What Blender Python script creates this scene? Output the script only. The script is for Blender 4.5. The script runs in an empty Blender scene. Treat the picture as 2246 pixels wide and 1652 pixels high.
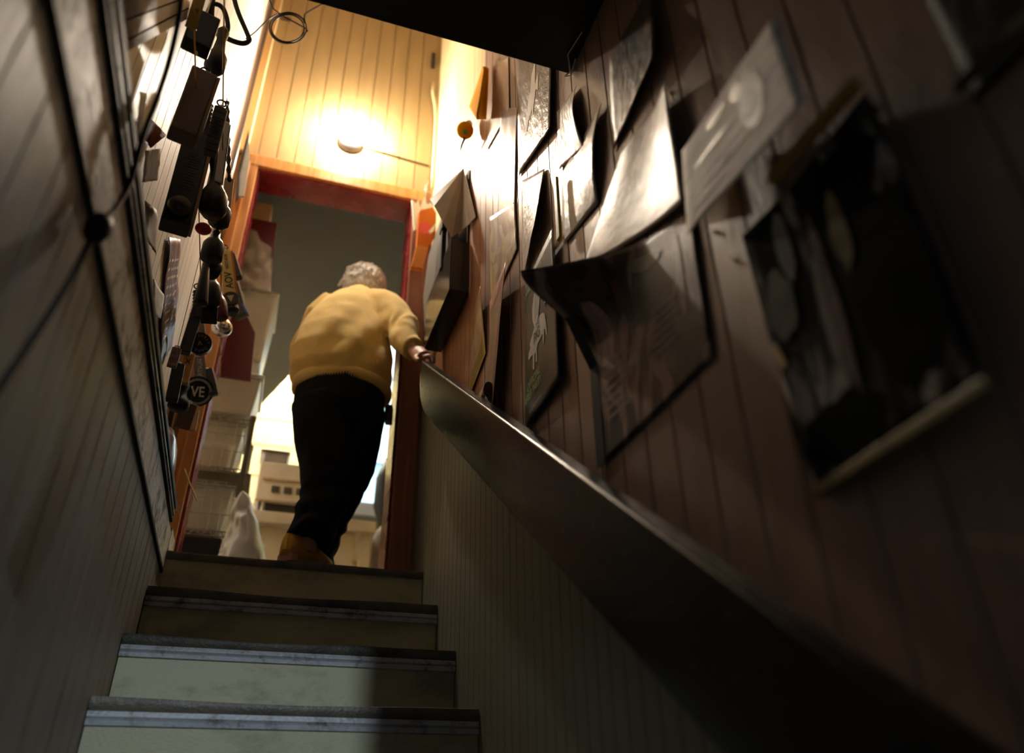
import bpy, bmesh, math, random
from mathutils import Vector, Matrix, noise
random.seed(7)
S = bpy.context.scene
COL = S.collection

# ------------------------------------------------------------------ camera
# metres; the camera stands on the stairs at the origin, y runs up the stairs, x to the handrail wall, z up
F_PX, CX, CY = 1680.788, 1123.0, 826.0
ROT = Matrix(((0.9492891701855156, 0.15168120920929196, 0.27539586442302233),
              (-0.3141157093704311, 0.4950770095848229, 0.810080289667179),
              (-0.013468203117245873, -0.8555066132727184, 0.517616694235644)))
cam_d = bpy.data.cameras.new('camera')
cam = bpy.data.objects.new('camera', cam_d)
COL.objects.link(cam)
cam_d.sensor_width = 36.0
cam_d.lens = 36.0 * F_PX / 2246.0
cam_d.clip_start = 0.02
right, down, fwd = ROT.col[0], ROT.col[1], ROT.col[2]
cam.matrix_world = Matrix(((right.x, -down.x, -fwd.x, 0), (right.y, -down.y, -fwd.y, 0), (right.z, -down.z, -fwd.z, 0), (0, 0, 0, 1)))
cam_d.dof.use_dof = True
cam_d.dof.focus_distance = 2.25
cam_d.dof.aperture_fstop = 1.5
S.camera = cam

# ------------------------------------------------------------------ exposure, world, daylight from below, added fill
S.view_settings.view_transform = 'Standard'
S.view_settings.look = 'None'
S.view_settings.gamma = 1.0
S.view_settings.use_curve_mapping = False
S.view_settings.exposure = 0.0
W = bpy.data.worlds.new('world'); S.world = W
W.use_nodes = True
W.node_tree.nodes['Background'].inputs[0].default_value = (0.5, 0.6, 0.75, 1)
W.node_tree.nodes['Background'].inputs[1].default_value = 0.004

def lamp(name, kind, loc, target, energy, color, **kw):
    d = bpy.data.lights.new(name, kind); d.energy = energy; d.color = color
    for k, v in kw.items(): setattr(d, k, v)
    o = bpy.data.objects.new(name, d); COL.objects.link(o); o.location = loc
    o.rotation_euler = (Vector(target) - Vector(loc)).to_track_quat('-Z', 'Y').to_euler()
    return o
# daylight from the street that comes up the stairs through the entrance opening below
lamp('street_daylight', 'POINT', (0.0, -3.2, 1.2), (0, 0, 0), 330, (0.76, 0.9, 1.0), shadow_soft_size=0.018)
lamp('cool_fill_light', 'AREA', (0.1, -1.55, 0.3), (0.0, 2.0, 0.5), 0.7, (0.74, 0.86, 1.0), shape='RECTANGLE', size=0.75, size_y=1.3)  # added soft bluish fill just inside the entrance, no real lamp there

def ray(u, v):
    return ROT @ Vector((u - CX, v - CY, F_PX))
def on_x(u, v, x):
    d = ray(u, v); return d * (x / d.x)
def on_y(u, v, y):
    d = ray(u, v); return d * (y / d.y)
def px_size(p, n):          # n photo pixels at the distance of point p, in metres
    return n * (p.dot(fwd)) / F_PX

# ------------------------------------------------------------------ materials
MATS = {}
def mat(name, color, rough=0.6, metal=0.0, spec=0.5, var=0.12, scale=8.0, bump=0.0, bscale=60.0, color2=None, emit=None, estr=0.0, trans=0.0, alpha=1.0, sss=0.0, stretch=(1, 1, 1), coat=0.0, coord='Object', rvar=0.1):
    if name in MATS: return MATS[name]
    m = bpy.data.materials.new(name); m.use_nodes = True
    nt = m.node_tree; N = nt.nodes; L = nt.links
    b = N['Principled BSDF']
    b.inputs['Roughness'].default_value = rough
    b.inputs['Metallic'].default_value = metal
    b.inputs['Specular IOR Level'].default_value = spec
    b.inputs['Transmission Weight'].default_value = trans
    b.inputs['Alpha'].default_value = alpha
    b.inputs['Coat Weight'].default_value = coat
    tc = N.new('ShaderNodeTexCoord'); mp = N.new('ShaderNodeMapping'); mp.inputs['Scale'].default_value = stretch
    L.new(tc.outputs[coord], mp.inputs['Vector'])
    nz = N.new('ShaderNodeTexNoise'); nz.inputs['Scale'].default_value = scale; nz.inputs['Detail'].default_value = 6
    L.new(mp.outputs[0], nz.inputs['Vector'])
    rp = N.new('ShaderNodeValToRGB'); rp.color_ramp.elements[0].position = 0.3; rp.color_ramp.elements[1].position = 0.7
    c = Vector(color)
    c2 = Vector(color2) if color2 else c * (1 + var)
    rp.color_ramp.elements[0].color = (*(c * (1 - var) if not color2 else c), 1)
    rp.color_ramp.elements[1].color = (*c2, 1)
    L.new(nz.outputs['Fac'], rp.inputs['Fac']); L.new(rp.outputs['Color'], b.inputs['Base Color'])
    if rvar:
        mr = N.new('ShaderNodeMapRange'); mr.inputs['To Min'].default_value = max(0.02, rough - rvar); mr.inputs['To Max'].default_value = min(1, rough + rvar)
        L.new(nz.outputs['Fac'], mr.inputs['Value']); L.new(mr.outputs['Result'], b.inputs['Roughness'])
    if bump:
        n2 = N.new('ShaderNodeTexNoise'); n2.inputs['Scale'].default_value = bscale; n2.inputs['Detail'].default_value = 4
        L.new(mp.outputs[0], n2.inputs['Vector'])
        bp = N.new('ShaderNodeBump'); bp.inputs['Strength'].default_value = bump; bp.inputs['Distance'].default_value = 0.004
        L.new(n2.outputs['Fac'], bp.inputs['Height']); L.new(bp.outputs[0], b.inputs['Normal'])
    if emit:
        b.inputs['Emission Color'].default_value = (*emit, 1); b.inputs['Emission Strength'].default_value = estr
    MATS[name] = m
    return m

def dirty(name, color, dirt, rough, scale=5, low=0.45, high=0.75, stretch=(1, 1, 1), bump=0.2, bscale=90, spec=0.5, rvar=0.1, color2=None):
    """painted surface with worn or soiled patches of their own shape"""
    m = mat(name, color, rough, scale=scale * 2, bump=bump, bscale=bscale, spec=spec, rvar=rvar, stretch=stretch, color2=color2)
    nt = m.node_tree; N = nt.nodes; L = nt.links; b = N['Principled BSDF']
    src = b.inputs['Base Color'].links[0].from_socket
    tc = next(n for n in N if n.type == 'MAPPING')
    nz = N.new('ShaderNodeTexNoise'); nz.inputs['Scale'].default_value = scale; nz.inputs['Detail'].default_value = 9; nz.inputs['Roughness'].default_value = 0.7
    L.new(tc.outputs[0], nz.inputs['Vector'])
    rp = N.new('ShaderNodeValToRGB'); rp.color_ramp.elements[0].position = low; rp.color_ramp.elements[1].position = high
    L.new(nz.outputs['Fac'], rp.inputs['Fac'])
    mx = N.new('ShaderNodeMix'); mx.data_type = 'RGBA'
    L.new(rp.outputs['Color'], mx.inputs['Factor']); L.new(src, mx.inputs[6]); mx.inputs[7].default_value = (*dirt, 1)
    L.new(mx.outputs[2], b.inputs['Base Color'])
    return m

def art(name, stops, scale=3.0, rough=0.45, stretch=(1, 1, 1), detail=5, dist=1.5, seed=0.0, bump=0.05, grime=0.0, spec=0.5):
    """a printed sheet: blotches of ink in UV space"""
    if name in MATS: return MATS[name]
    m = bpy.data.materials.new(name); m.use_nodes = True
    nt = m.node_tree; N = nt.nodes; L = nt.links; b = N['Principled BSDF']
    b.inputs['Roughness'].default_value = rough; b.inputs['Specular IOR Level'].default_value = spec
    tc = N.new('ShaderNodeTexCoord'); mp = N.new('ShaderNodeMapping'); mp.inputs['Scale'].default_value = stretch; mp.inputs['Location'].default_value = (seed, seed * 1.7, 0)
    L.new(tc.outputs['UV'], mp.inputs[0])
    nz = N.new('ShaderNodeTexNoise'); nz.inputs['Scale'].default_value = scale; nz.inputs['Detail'].default_value = detail; nz.inputs['Distortion'].default_value = dist
    L.new(mp.outputs[0], nz.inputs['Vector'])
    rp = N.new('ShaderNodeValToRGB')
    els = rp.color_ramp.elements
    while len(els) < len(stops): els.new(0.5)
    for e, (p, c) in zip(els, stops): e.position = p; e.color = (*c, 1)
    L.new(nz.outputs['Fac'], rp.inputs['Fac'])
    out = rp.outputs['Color']
    if grime:
        n3 = N.new('ShaderNodeTexNoise'); n3.inputs['Scale'].default_value = 14; n3.inputs['Detail'].default_value = 8
        L.new(mp.outputs[0], n3.inputs['Vector'])
        r3 = N.new('ShaderNodeValToRGB'); r3.color_ramp.elements[0].position = 0.45; r3.color_ramp.elements[1].position = 0.7
        r3.color_ramp.elements[1].color = (grime, grime, grime, 1)
        L.new(n3.outputs['Fac'], r3.inputs['Fac'])
        mx = N.new('ShaderNodeMix'); mx.data_type = 'RGBA'; L.new(r3.outputs['Color'], mx.inputs['Factor']); L.new(out, mx.inputs[6]); mx.inputs[7].default_value = (0.12, 0.09, 0.06, 1)
        out = mx.outputs[2]
    L.new(out, b.inputs['Base Color'])
    n2 = N.new('ShaderNodeTexNoise'); n2.inputs['Scale'].default_value = 9; n2.inputs['Detail'].default_value = 5
    L.new(mp.outputs[0], n2.inputs['Vector'])
    bp = N.new('ShaderNodeBump'); bp.inputs['Strength'].default_value = bump; bp.inputs['Distance'].default_value = 0.006
    L.new(n2.outputs['Fac'], bp.inputs['Height']); L.new(bp.outputs[0], b.inputs['Normal'])
    MATS[name] = m
    return m

M = dict(
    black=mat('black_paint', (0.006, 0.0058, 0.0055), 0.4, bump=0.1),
    mould=mat('black_moulding_paint', (0.007, 0.0068, 0.0065), 0.6, bump=0.15, spec=0.3),
    matte=mat('matte_black', (0.004, 0.0037, 0.0035), 0.7),
    metal=mat('steel', (0.5, 0.5, 0.5), 0.3, metal=1.0),
    brass=mat('brass', (0.6, 0.4, 0.12), 0.3, metal=1.0),
    chrome=mat('chrome', (0.85, 0.85, 0.87), 0.06, metal=1.0, rvar=0.02),
    white=mat('white_paper', (0.75, 0.73, 0.7), 0.5, bump=0.1),
    cream=mat('cream_paint', (0.34, 0.23, 0.1), 0.5, bump=0.12, bscale=25, scale=3, var=0.1, stretch=(6, 6, 0.6)),
    creamr=mat('cream_trim_paint', (0.6, 0.48, 0.26), 0.5, bump=0.1, scale=3, stretch=(6, 6, 0.6)),
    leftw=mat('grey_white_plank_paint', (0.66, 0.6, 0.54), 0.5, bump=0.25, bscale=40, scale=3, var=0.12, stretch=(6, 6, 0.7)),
    brown=dirty('brown_gloss_paint', (0.33, 0.22, 0.165), (0.14, 0.09, 0.066), 0.35, spec=0.6, scale=9, low=0.62, high=0.8, bump=0.25, bscale=70, stretch=(2, 2, 0.5)),
    grey=dirty('grey_green_wainscot_paint', (0.2, 0.2, 0.155), (0.36, 0.33, 0.26), 0.45, scale=60, low=0.68, high=0.76, bump=0.15),
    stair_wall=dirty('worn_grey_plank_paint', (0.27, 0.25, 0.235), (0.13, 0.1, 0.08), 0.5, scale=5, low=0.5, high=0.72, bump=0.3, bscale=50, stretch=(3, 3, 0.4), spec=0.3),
    mottled=dirty('peeling_pale_paint', (0.62, 0.58, 0.54), (0.12, 0.09, 0.06), 0.55, scale=14, low=0.48, high=0.6, bump=0.6, bscale=45),
    riser=dirty('worn_cream_riser_paint', (0.36, 0.335, 0.2), (0.07, 0.055, 0.035), 0.5, scale=4, low=0.5, high=0.78, bump=0.25, stretch=(1, 1, 2)),
    tread=dirty('dirty_tread_rubber', (0.12, 0.1, 0.075), (0.04, 0.034, 0.028), 0.45, scale=10, low=0.4, high=0.65, bump=0.5, bscale=120),
    strip=dirty('worn_grey_nosing_metal', (0.36, 0.37, 0.4), (0.1, 0.09, 0.085), 0.4, scale=20, low=0.5, high=0.65, bump=0.3, stretch=(1, 1, 1)),
    wood=mat('orange_varnished_pine', (0.42, 0.17, 0.045), 0.35, color2=(0.6, 0.28, 0.08), scale=4, stretch=(14, 14, 0.8), bump=0.15),
    red=mat('dark_red_gloss_paint', (0.2, 0.014, 0.018), 0.28, bump=0.12, bscale=30, var=0.15),
    maroon=mat('maroon_paint', (0.1, 0.008, 0.014), 0.4),
    tan=mat('tan_wood', (0.45, 0.3, 0.16), 0.5, scale=6, stretch=(10, 10, 1)),
    darkwood=mat('dark_brown_wood', (0.055, 0.03, 0.017), 0.35, scale=6, stretch=(10, 10, 1)),
    railface=dirty('worn_black_rail_lacquer', (0.012, 0.0105, 0.0095), (0.035, 0.03, 0.026), 0.24, scale=30, low=0.62, high=0.8, bump=0.06, bscale=120, rvar=0.1, spec=0.32),
    rubber=mat('black_cable_rubber', (0.008, 0.008, 0.008), 0.55, spec=0.3),
    card=mat('brown_cardboard', (0.42, 0.27, 0.15), 0.8, scale=20),
    beige=mat('beige_enamel', (0.55, 0.43, 0.28), 0.45),
    darkgap=mat('dark_slot_gap', (0.03, 0.028, 0.02), 0.5),
    yellow=mat('kitchen_cream_panel', (0.82, 0.72, 0.42), 0.5, var=0.05),
    kceil=mat('kitchen_grey_ceiling', (0.06, 0.057, 0.058), 0.7, var=0.05),
    tub=mat('frosted_plastic', (0.9, 0.89, 0.88), 0.3, var=0.04, trans=0.35, rvar=0.05),
    wire=mat('dull_chrome_wire', (0.45, 0.42, 0.36), 0.35, metal=0.9),
    postm=mat('dull_steel_post', (0.22, 0.19, 0.15), 0.4, metal=0.8),
    bag=mat('thin_white_plastic', (0.85, 0.83, 0.8), 0.25, var=0.05, trans=0.3, bump=0.5, bscale=25),
    clear=mat('clear_crinkled_plastic', (0.8, 0.78, 0.76), 0.15, var=0.05, trans=0.6, bump=0.6, bscale=40),
    orange=mat('orange_card', (0.5, 0.13, 0.015), 0.7, var=0.06, spec=0.15),
    yel=mat('yellow_felt', (0.8, 0.36, 0.008), 0.9, var=0.08, spec=0.05),
    tape=mat('yellowed_tape', (0.5, 0.33, 0.06), 0.45, var=0.2),
    yelpaper=mat('yellow_key_paint', (0.65, 0.46, 0.05), 0.5, var=0.1),
    redp=mat('bright_red_plastic', (0.6, 0.02, 0.01), 0.35),
    blue=mat('blue_plastic', (0.03, 0.08, 0.5), 0.3),
    porcelain=mat('grey_porcelain', (0.14, 0.13, 0.13), 0.35),
    skin=mat('skin', (0.42, 0.22, 0.15), 0.5, var=0.1, bump=0.15, bscale=120, scale=30),
    hair=mat('grey_white_hair', (0.42, 0.43, 0.45), 0.7, color2=(0.9, 0.92, 0.95), scale=30, stretch=(4, 4, 0.8), bump=0.8, bscale=90),
    pants=mat('black_denim', (0.005, 0.0055, 0.007), 0.9, bump=0.2, bscale=220, spec=0.12, var=0.3),
    shoe=mat('mustard_canvas', (0.5, 0.24, 0.03), 0.75, bump=0.25, bscale=150),
    sole=mat('tan_rubber_sole', (0.3, 0.18, 0.09), 0.6),
    glow=mat('lit_bulb_glass', (1, 0.9, 0.7), 0.3, emit=(1.0, 0.87, 0.7), estr=2000.0),
    fluo=mat('lit_fluorescent_diffuser', (1, 1, 1), 0.4, emit=(1.0, 0.93, 0.74), estr=190.0),
    day=mat('bright_window_daylight', (0.6, 0.8, 1), 0.4, emit=(0.33, 0.68, 1.0), estr=1.35),
)

# ------------------------------------------------------------------ mesh helpers
ORG = {}
class MB:
    def __init__(self): self.bm = bmesh.new()
    def quad(self, pts):
        vs = [self.bm.verts.new(p) for p in pts]; self.bm.faces.new(vs); return self
    def box(self, x0, x1, y0, y1, z0, z1, bev=0.0):
        return self.obox(Vector(((x0 + x1) / 2, (y0 + y1) / 2, (z0 + z1) / 2)), Vector((1, 0, 0)), Vector((0, 1, 0)), Vector((0, 0, 1)), abs(x1 - x0) / 2, abs(y1 - y0) / 2, abs(z1 - z0) / 2, bev)
    def obox(self, c, ax, ay, az, hx, hy, hz, bev=0.0, taper=1.0):
        tmp = bmesh.new(); vs = {}
        for i in (-1, 1):
            for j in (-1, 1):
                for k in (-1, 1):
                    t = taper if k < 0 else 1.0
                    vs[i, j, k] = tmp.verts.new(c + ax * (i * hx * t) + ay * (j * hy * t) + az * (k * hz))
        for f in (((-1,-1,-1),(-1,1,-1),(1,1,-1),(1,-1,-1)), ((-1,-1,1),(1,-1,1),(1,1,1),(-1,1,1)), ((-1,-1,-1),(1,-1,-1),(1,-1,1),(-1,-1,1)),
                  ((1,-1,-1),(1,1,-1),(1,1,1),(1,-1,1)), ((1,1,-1),(-1,1,-1),(-1,1,1),(1,1,1)), ((-1,1,-1),(-1,-1,-1),(-1,-1,1),(-1,1,1))):
            tmp.faces.new([vs[i] for i in f])
        bmesh.ops.recalc_face_normals(tmp, faces=tmp.faces)
        if bev > 0: bmesh.ops.bevel(tmp, geom=list(tmp.edges), offset=bev, segments=2, affect='EDGES', profile=0.6)
        self.merge(tmp); return self
    def merge(self, tmp):
        mp = {v: self.bm.verts.new(v.co) for v in tmp.verts}
        for f in tmp.faces:
            try: self.bm.faces.new([mp[v] for v in f.verts])
            except ValueError: pass
        tmp.free()
    def tube(self, pts, rad, n=8, caps=True, ry=None):
        pts = [Vector(p) for p in pts]
        if not isinstance(rad, (list, tuple)): rad = [rad] * len(pts)
        rings = []; prev = None
        for i, p in enumerate(pts):
            t = (pts[min(i + 1, len(pts) - 1)] - pts[max(i - 1, 0)]).normalized()
            if prev is None:
                a = t.orthogonal().normalized()
            else:
                a = (prev - t * prev.dot(t)); a = a.normalized() if a.length > 1e-6 else t.orthogonal().normalized()
            prev = a; b = t.cross(a)
            rings.append([self.bm.verts.new(p + a * (rad[i] * math.cos(2 * math.pi * k / n)) + b * ((ry or 1) * rad[i] * math.sin(2 * math.pi * k / n))) for k in range(n)])
        self._skin(rings, caps); return self
    def _skin(self, rings, caps=True, closed=False):
        n = len(rings[0])
        for r0, r1 in zip(rings, rings[1:]):
            for k in range(n): self.bm.faces.new((r0[k], r0[(k + 1) % n], r1[(k + 1) % n], r1[k]))
        if caps: self.bm.faces.new(rings[0][::-1]); self.bm.faces.new(rings[-1])
    def rings(self, rs, n=24):      # rs: (centre, rx, ry[, tilt axis vectors])
        out = []
        for r in rs:
            c = Vector(r[0]); ax = Vector(r[3]) if len(r) > 3 else Vector((1, 0, 0)); ay = Vector(r[4]) if len(r) > 4 else Vector((0, 1, 0))
            out.append([self.bm.verts.new(c + ax * (r[1] * math.cos(2 * math.pi * k / n)) + ay * (r[2] * math.sin(2 * math.pi * k / n))) for k in range(n)])
        self._skin(out); return self
    def lathe(self, c, axis, prof, n=20):   # prof: (radius, distance along the axis)
        c = Vector(c); axis = Vector(axis).normalized(); a = axis.orthogonal().normalized(); b = axis.cross(a)
        self._skin([[self.bm.verts.new(c + axis * h + a * (r * math.cos(2 * math.pi * k / n)) + b * (r * math.sin(2 * math.pi * k / n))) for k in range(n)] for r, h in prof]); return self
    def ball(self, c, r, sx=1, sy=1, sz=1, sub=3):
        res = bmesh.ops.create_icosphere(self.bm, subdivisions=sub, radius=r)
        for v in res['verts']: v.co = Vector((v.co.x * sx, v.co.y * sy, v.co.z * sz)) + Vector(c)
        return self
    def torus(self, c, axis, R, r, n=20, k=8):
        axis = Vector(axis).normalized(); a = axis.orthogonal().normalized(); b = axis.cross(a); rr = []
        for i in range(n):
            t = 2 * math.pi * i / n; d = a * math.cos(t) + b * math.sin(t)
            rr.append([self.bm.verts.new(Vector(c) + d * (R + r * math.cos(2 * math.pi * j / k)) + axis * (r * math.sin(2 * math.pi * j / k))) for j in range(k)])
        rr.append(rr[0])
        for r0, r1 in zip(rr, rr[1:]):
            for j in range(k): self.bm.faces.new((r0[j], r0[(j + 1) % k], r1[(j + 1) % k], r1[j]))
        return self
    def prism(self, poly, d):       # poly: 3D points in one plane, d: extrusion vector
        d = Vector(d); a = [self.bm.verts.new(p) for p in poly]; b = [self.bm.verts.new(Vector(p) + d) for p in poly]
        n = len(a); self.bm.faces.new(a[::-1]); self.bm.faces.new(b)
        for i in range(n): self.bm.faces.new((a[i], a[(i + 1) % n], b[(i + 1) % n], b[i]))
        return self

def obj(name, mb, material, parent=None, label=None, cat=None, group=None, kind=None, smooth=False, fix=True, uv=None):
    bm = mb.bm if isinstance(mb, MB) else mb
    if fix: bmesh.ops.recalc_face_normals(bm, faces=bm.faces)
    if parent is not None: org = ORG[parent.name]
    else:
        lo = Vector((min(v.co.x for v in bm.verts), min(v.co.y for v in bm.verts), min(v.co.z for v in bm.verts)))
        hi = Vector((max(v.co.x for v in bm.verts), max(v.co.y for v in bm.verts), max(v.co.z for v in bm.verts)))
        org = Vector(((lo.x + hi.x) / 2, (lo.y + hi.y) / 2, lo.z))
    bmesh.ops.translate(bm, vec=-org, verts=bm.verts)
    me = bpy.data.meshes.new(name); bm.to_mesh(me); bm.free()
    if smooth:
        for p in me.polygons: p.use_smooth = True
    me.materials.append(material)
    o = bpy.data.objects.new(name, me); COL.objects.link(o)
    if parent is None: o.location = org
    else: o.parent = parent
    ORG[o.name] = org
    tag(o, label, cat, group, kind)
    return o
def tag(o, label=None, cat=None, group=None, kind=None):
    if label: o['label'] = label
    if cat: o['category'] = cat
    if group: o['group'] = group
    if kind: o['kind'] = kind
    return o
def thing(name, loc, label, cat, group=None, kind=None):
    o = bpy.data.objects.new(name, None); COL.objects.link(o); o.location = loc; o.empty_display_size = 0.05
    ORG[o.name] = Vector(loc); tag(o, label, cat, group, kind); return o
def struct(name, mb, m, parent=None, label=None, cat=None, smooth=False):
    return obj(name, mb, m, parent, label, cat, None, None if parent else 'structure', smooth)
def smoothed(o, angle=40):
    for p in o.data.polygons: p.use_smooth = True
    a = math.radians(angle); me = o.data
    bm = bmesh.new(); bm.from_mesh(me)
    for e in bm.edges:
        if len(e.link_faces) == 2 and e.calc_face_angle(0) > a: e.smooth = False
    bm.to_mesh(me); bm.free(); return o

def planks(axis, fixed, a0, a1, off, step, z0, z1, face, gw=0.0025, gd=0.004, thick=0.02):
    """tongue-and-groove board wall: axis 'y' runs along y at x=fixed, axis 'x' along x at y=fixed; face = sign of the visible side; z0/z1 may be functions"""
    mb = MB(); prof = [(a0, 0.0)]
    k = math.ceil((a0 - off) / step)
    while off + k * step < a1:
        g = off + k * step
        if g - gw > a0 and g + gw < a1: prof += [(g - gw, 0.0), (g - gw * 0.4, -gd), (g + gw * 0.4, -gd), (g + gw, 0.0)]
        k += 1
    prof.append((a1, 0.0))
    f0 = z0 if callable(z0) else (lambda a: z0)
    f1 = z1 if callable(z1) else (lambda a: z1)
    def P(a, d, z): return (fixed + face * d, a, z) if axis == 'y' else (a, fixed + face * d, z)
    lo = [mb.bm.verts.new(P(a, d, f0(a))) for a, d in prof]; hi = [mb.bm.verts.new(P(a, d, f1(a))) for a, d in prof]
    b0 = mb.bm.verts.new(P(a1, -thick, f0(a1))); b1 = mb.bm.verts.new(P(a0, -thick, f0(a0)))
    t0 = mb.bm.verts.new(P(a1, -thick, f1(a1))); t1 = mb.bm.verts.new(P(a0, -thick, f1(a0)))
    lo += [b0, b1]; hi += [t0, t1]; n = len(lo)
    for i in range(n): mb.bm.faces.new((lo[i], lo[(i + 1) % n], hi[(i + 1) % n], hi[i]))
    mb.bm.faces.new(lo[::-1]); mb.bm.faces.new(hi)
    return mb

# ------------------------------------------------------------------ the setting
XL, XR = -0.3125, 0.5875            # stair width
TR, RI = 0.25416, 0.19324           # tread, riser
Y1, Z1 = 2.54117, 0.86727 - 0.19324 # first nosing below the landing
YT, ZT = 2.80, 0.86727              # landing edge
YD = 3.0                            # face of the end wall
XU = -0.43                          # upper wall above the ledge
SL = RI / TR
SOF_Y, SOF_Z = 1.2086, 1.746        # edge of the floor overhead

# landing and kitchen floor, then the flight
struct('floor', MB().box(-2.2, 2.4, YT + 0.02, 6.2, ZT - 0.05, ZT - 0.002), mat('grey_kitchen_floor', (0.2, 0.18, 0.15), 0.5))
st = thing('staircase', (0.14, 2.0, -0.5), 'steep wooden staircase with worn cream risers and dark dented treads', 'staircase')
def nose_profile(y, z, seed, last=False):
    mb = MB(); n = 36; rows = []
    for i in range(n + 1):
        x = XL + 0.002 + (XR - XL - 0.004) * i / n
        w = 0.006 * noise.noise(Vector((x * 3.1, seed, 0))) - 0.006 * math.exp(-((x - 0.12) / 0.2) ** 2)
        if last: w = min(w, 0)
        rows.append([(x, y - 0.004, z - 0.03), (x, y - 0.012, z - 0.015 + w * 0.5), (x, y - 0.010, z + w - 0.002), (x, y, z + w), (x, y + TR + 0.01 if not last else y + 0.03, z), (x, y + TR + 0.01 if not last else y + 0.03, z - 0.03)])
    vs = [[mb.bm.verts.new(p) for p in r] for r in rows]
    for r0, r1 in zip(vs, vs[1:]):
        for k in range(6): mb.bm.faces.new((r0[k], r0[(k + 1) % 6], r1[(k + 1) % 6], r1[k]))
    mb.bm.faces.new(vs[0]); mb.bm.faces.new(vs[-1][::-1])
    return mb
for k in range(0, 10):
    y, z = (YT, ZT) if k == 0 else (Y1 - TR * (k - 1), Z1 - RI * (k - 1))
    t = obj('tread', nose_profile(y, z, k * 2.3, k == 0), M['tread'], st); smoothed(t, 50)
    obj('riser', MB().box(XL + 0.002, XR - 0.002, y, y + 0.018, z - RI - 0.005, z - 0.028), M['riser'], st)
    if k > 0:
        s = MB()
        s.prism([(XL + 0.002, y - 0.001, z - 0.062), (XL + 0.002, y - 0.010, z - 0.060), (XL + 0.002, y - 0.012, z - 0.050), (XL + 0.002, y - 0.006, z - 0.046), (XL + 0.002, y - 0.011, z - 0.042), (XL + 0.002, y - 0.010, z - 0.031), (XL + 0.002, y - 0.001, z - 0.030)], (XR - XL - 0.004, 0, 0))
        obj('nosing_strip', s, M['strip'], st)

# stair walls
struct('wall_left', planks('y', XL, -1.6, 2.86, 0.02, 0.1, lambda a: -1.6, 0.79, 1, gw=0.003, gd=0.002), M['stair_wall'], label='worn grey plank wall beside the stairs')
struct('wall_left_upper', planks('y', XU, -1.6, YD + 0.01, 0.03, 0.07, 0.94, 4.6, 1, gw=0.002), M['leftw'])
zb = lambda a: min(1.555 + SL * (a - 2.56), 1.70)
struct('wall_right_wainscot', planks('y', XR, -1.6, YD + 0.01, 0.018, 0.053, -1.6, zb, -1, gw=0.0018), M['grey'])
struct('wall_right', planks('y', XR, -1.6, 2.02, 0.764, 0.088, zb, 4.6, -1, gw=0.003), M['brown'])
struct('wall_right_far', planks('y', XR, 2.02, YD + 0.01, 0.764, 0.062, zb, 2.62, -1, gw=0.002), mat('orange_brown_plank_paint', (0.3, 0.13, 0.055), 0.42, bump=0.2, bscale=60, stretch=(3, 3, 0.5)))
struct('wall_right_top', planks('y', XR, 2.02, YD + 0.01, 0.764, 0.062, 2.62, 4.6, -1, gw=0.0016), M['creamr'])
# end wall with the doorway
DX0, DX1, DZ = -0.297, 0.470, 2.889
struct('wall_end', planks('x', YD, XU - 0.02, XR + 0.02, -0.235, 0.089, DZ + 0.02, 4.6, -1, gw=0.0032, gd=0.006, thick=0.15), M['cream'])
struct('wall_end_side', MB().box(-2.2, DX0 - 0.02, YD + 0.002, YD + 0.15, ZT - 0.05, 4.6), M['cream'])
struct('wall_end_other_side', MB().box(DX1 + 0.02, 2.4, YD + 0.002, YD + 0.15, ZT - 0.05, 4.6), M['cream'])
struct('ceiling', MB().box(-0.6, 0.75, -1.6, YD + 0.1, 4.6, 4.65), M['cream'])
# floor of the storey overhead, seen from below
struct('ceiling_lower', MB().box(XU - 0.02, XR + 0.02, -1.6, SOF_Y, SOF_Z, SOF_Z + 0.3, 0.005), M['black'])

# unseen wall at the foot of the stairs, its opening shaped to cut the daylight
struct('wall_entrance_mask', MB().box(-0.7, 1.0, -1.64, -1.6, 0.989, 2.1).box(0.093, 1.0, -1.64, -1.6, -1.7, 0.989).box(-0.7, -0.32, -1.64, -1.6, -1.7, 0.989), M['stair_wall'])
# door frame
d = thing('door_1', (0.09, YD, ZT), 'open doorway framed in dark red paint and orange varnished wood', 'doorway', kind='structure')
obj('jamb', MB().box(DX0 - 0.022, DX0, YD - 0.004, YD + 0.155, ZT, DZ + 0.02, 0.002), M['red'], d)
obj('jamb', MB().box(DX1, DX1 + 0.022, YD - 0.004, YD + 0.155, ZT, DZ + 0.02, 0.002), M['red'], d)
obj('head_jamb', MB().box(DX0 - 0.022, DX1 + 0.022, YD - 0.004, YD + 0.155, DZ, DZ + 0.022, 0.002), M['red'], d)
obj('casing', MB().box(DX0 - 0.088, DX0 - 0.012, YD - 0.022, YD, ZT, DZ + 0.085, 0.004).box(DX0 - 0.06, DX0 - 0.05, YD - 0.026, YD - 0.02, ZT, DZ + 0.03, 0.002), M['wood'], d)
obj('casing', MB().box(DX1 + 0.012, XR - 0.015, YD - 0.022, YD, ZT, DZ + 0.085, 0.004), mat('shaded_brown_casing', (0.17, 0.06, 0.03), 0.4, color2=(0.26, 0.1, 0.045), scale=4, stretch=(14, 14, 0.8)), d, label='reddish brown casing by the handrail, darkened with painted shade')  # wood colour darkened to carry the shade on this casing
obj('head_casing', MB().box(DX0 - 0.088, DX1 + 0.075, YD - 0.024, YD, DZ + 0.012, DZ + 0.085, 0.004), M['wood'], d)
# corner boards beside the end wall
struct('trim_1', MB().box(XU, -0.375, YD - 0.03, YD - 0.001, DZ + 0.09, 4.6, 0.003), M['creamr'])
struct('trim_2', MB().box(XU, XU + 0.02, YD - 0.12, YD - 0.032, ZT + 0.08, 4.6, 0.003), M['wood'])

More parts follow.
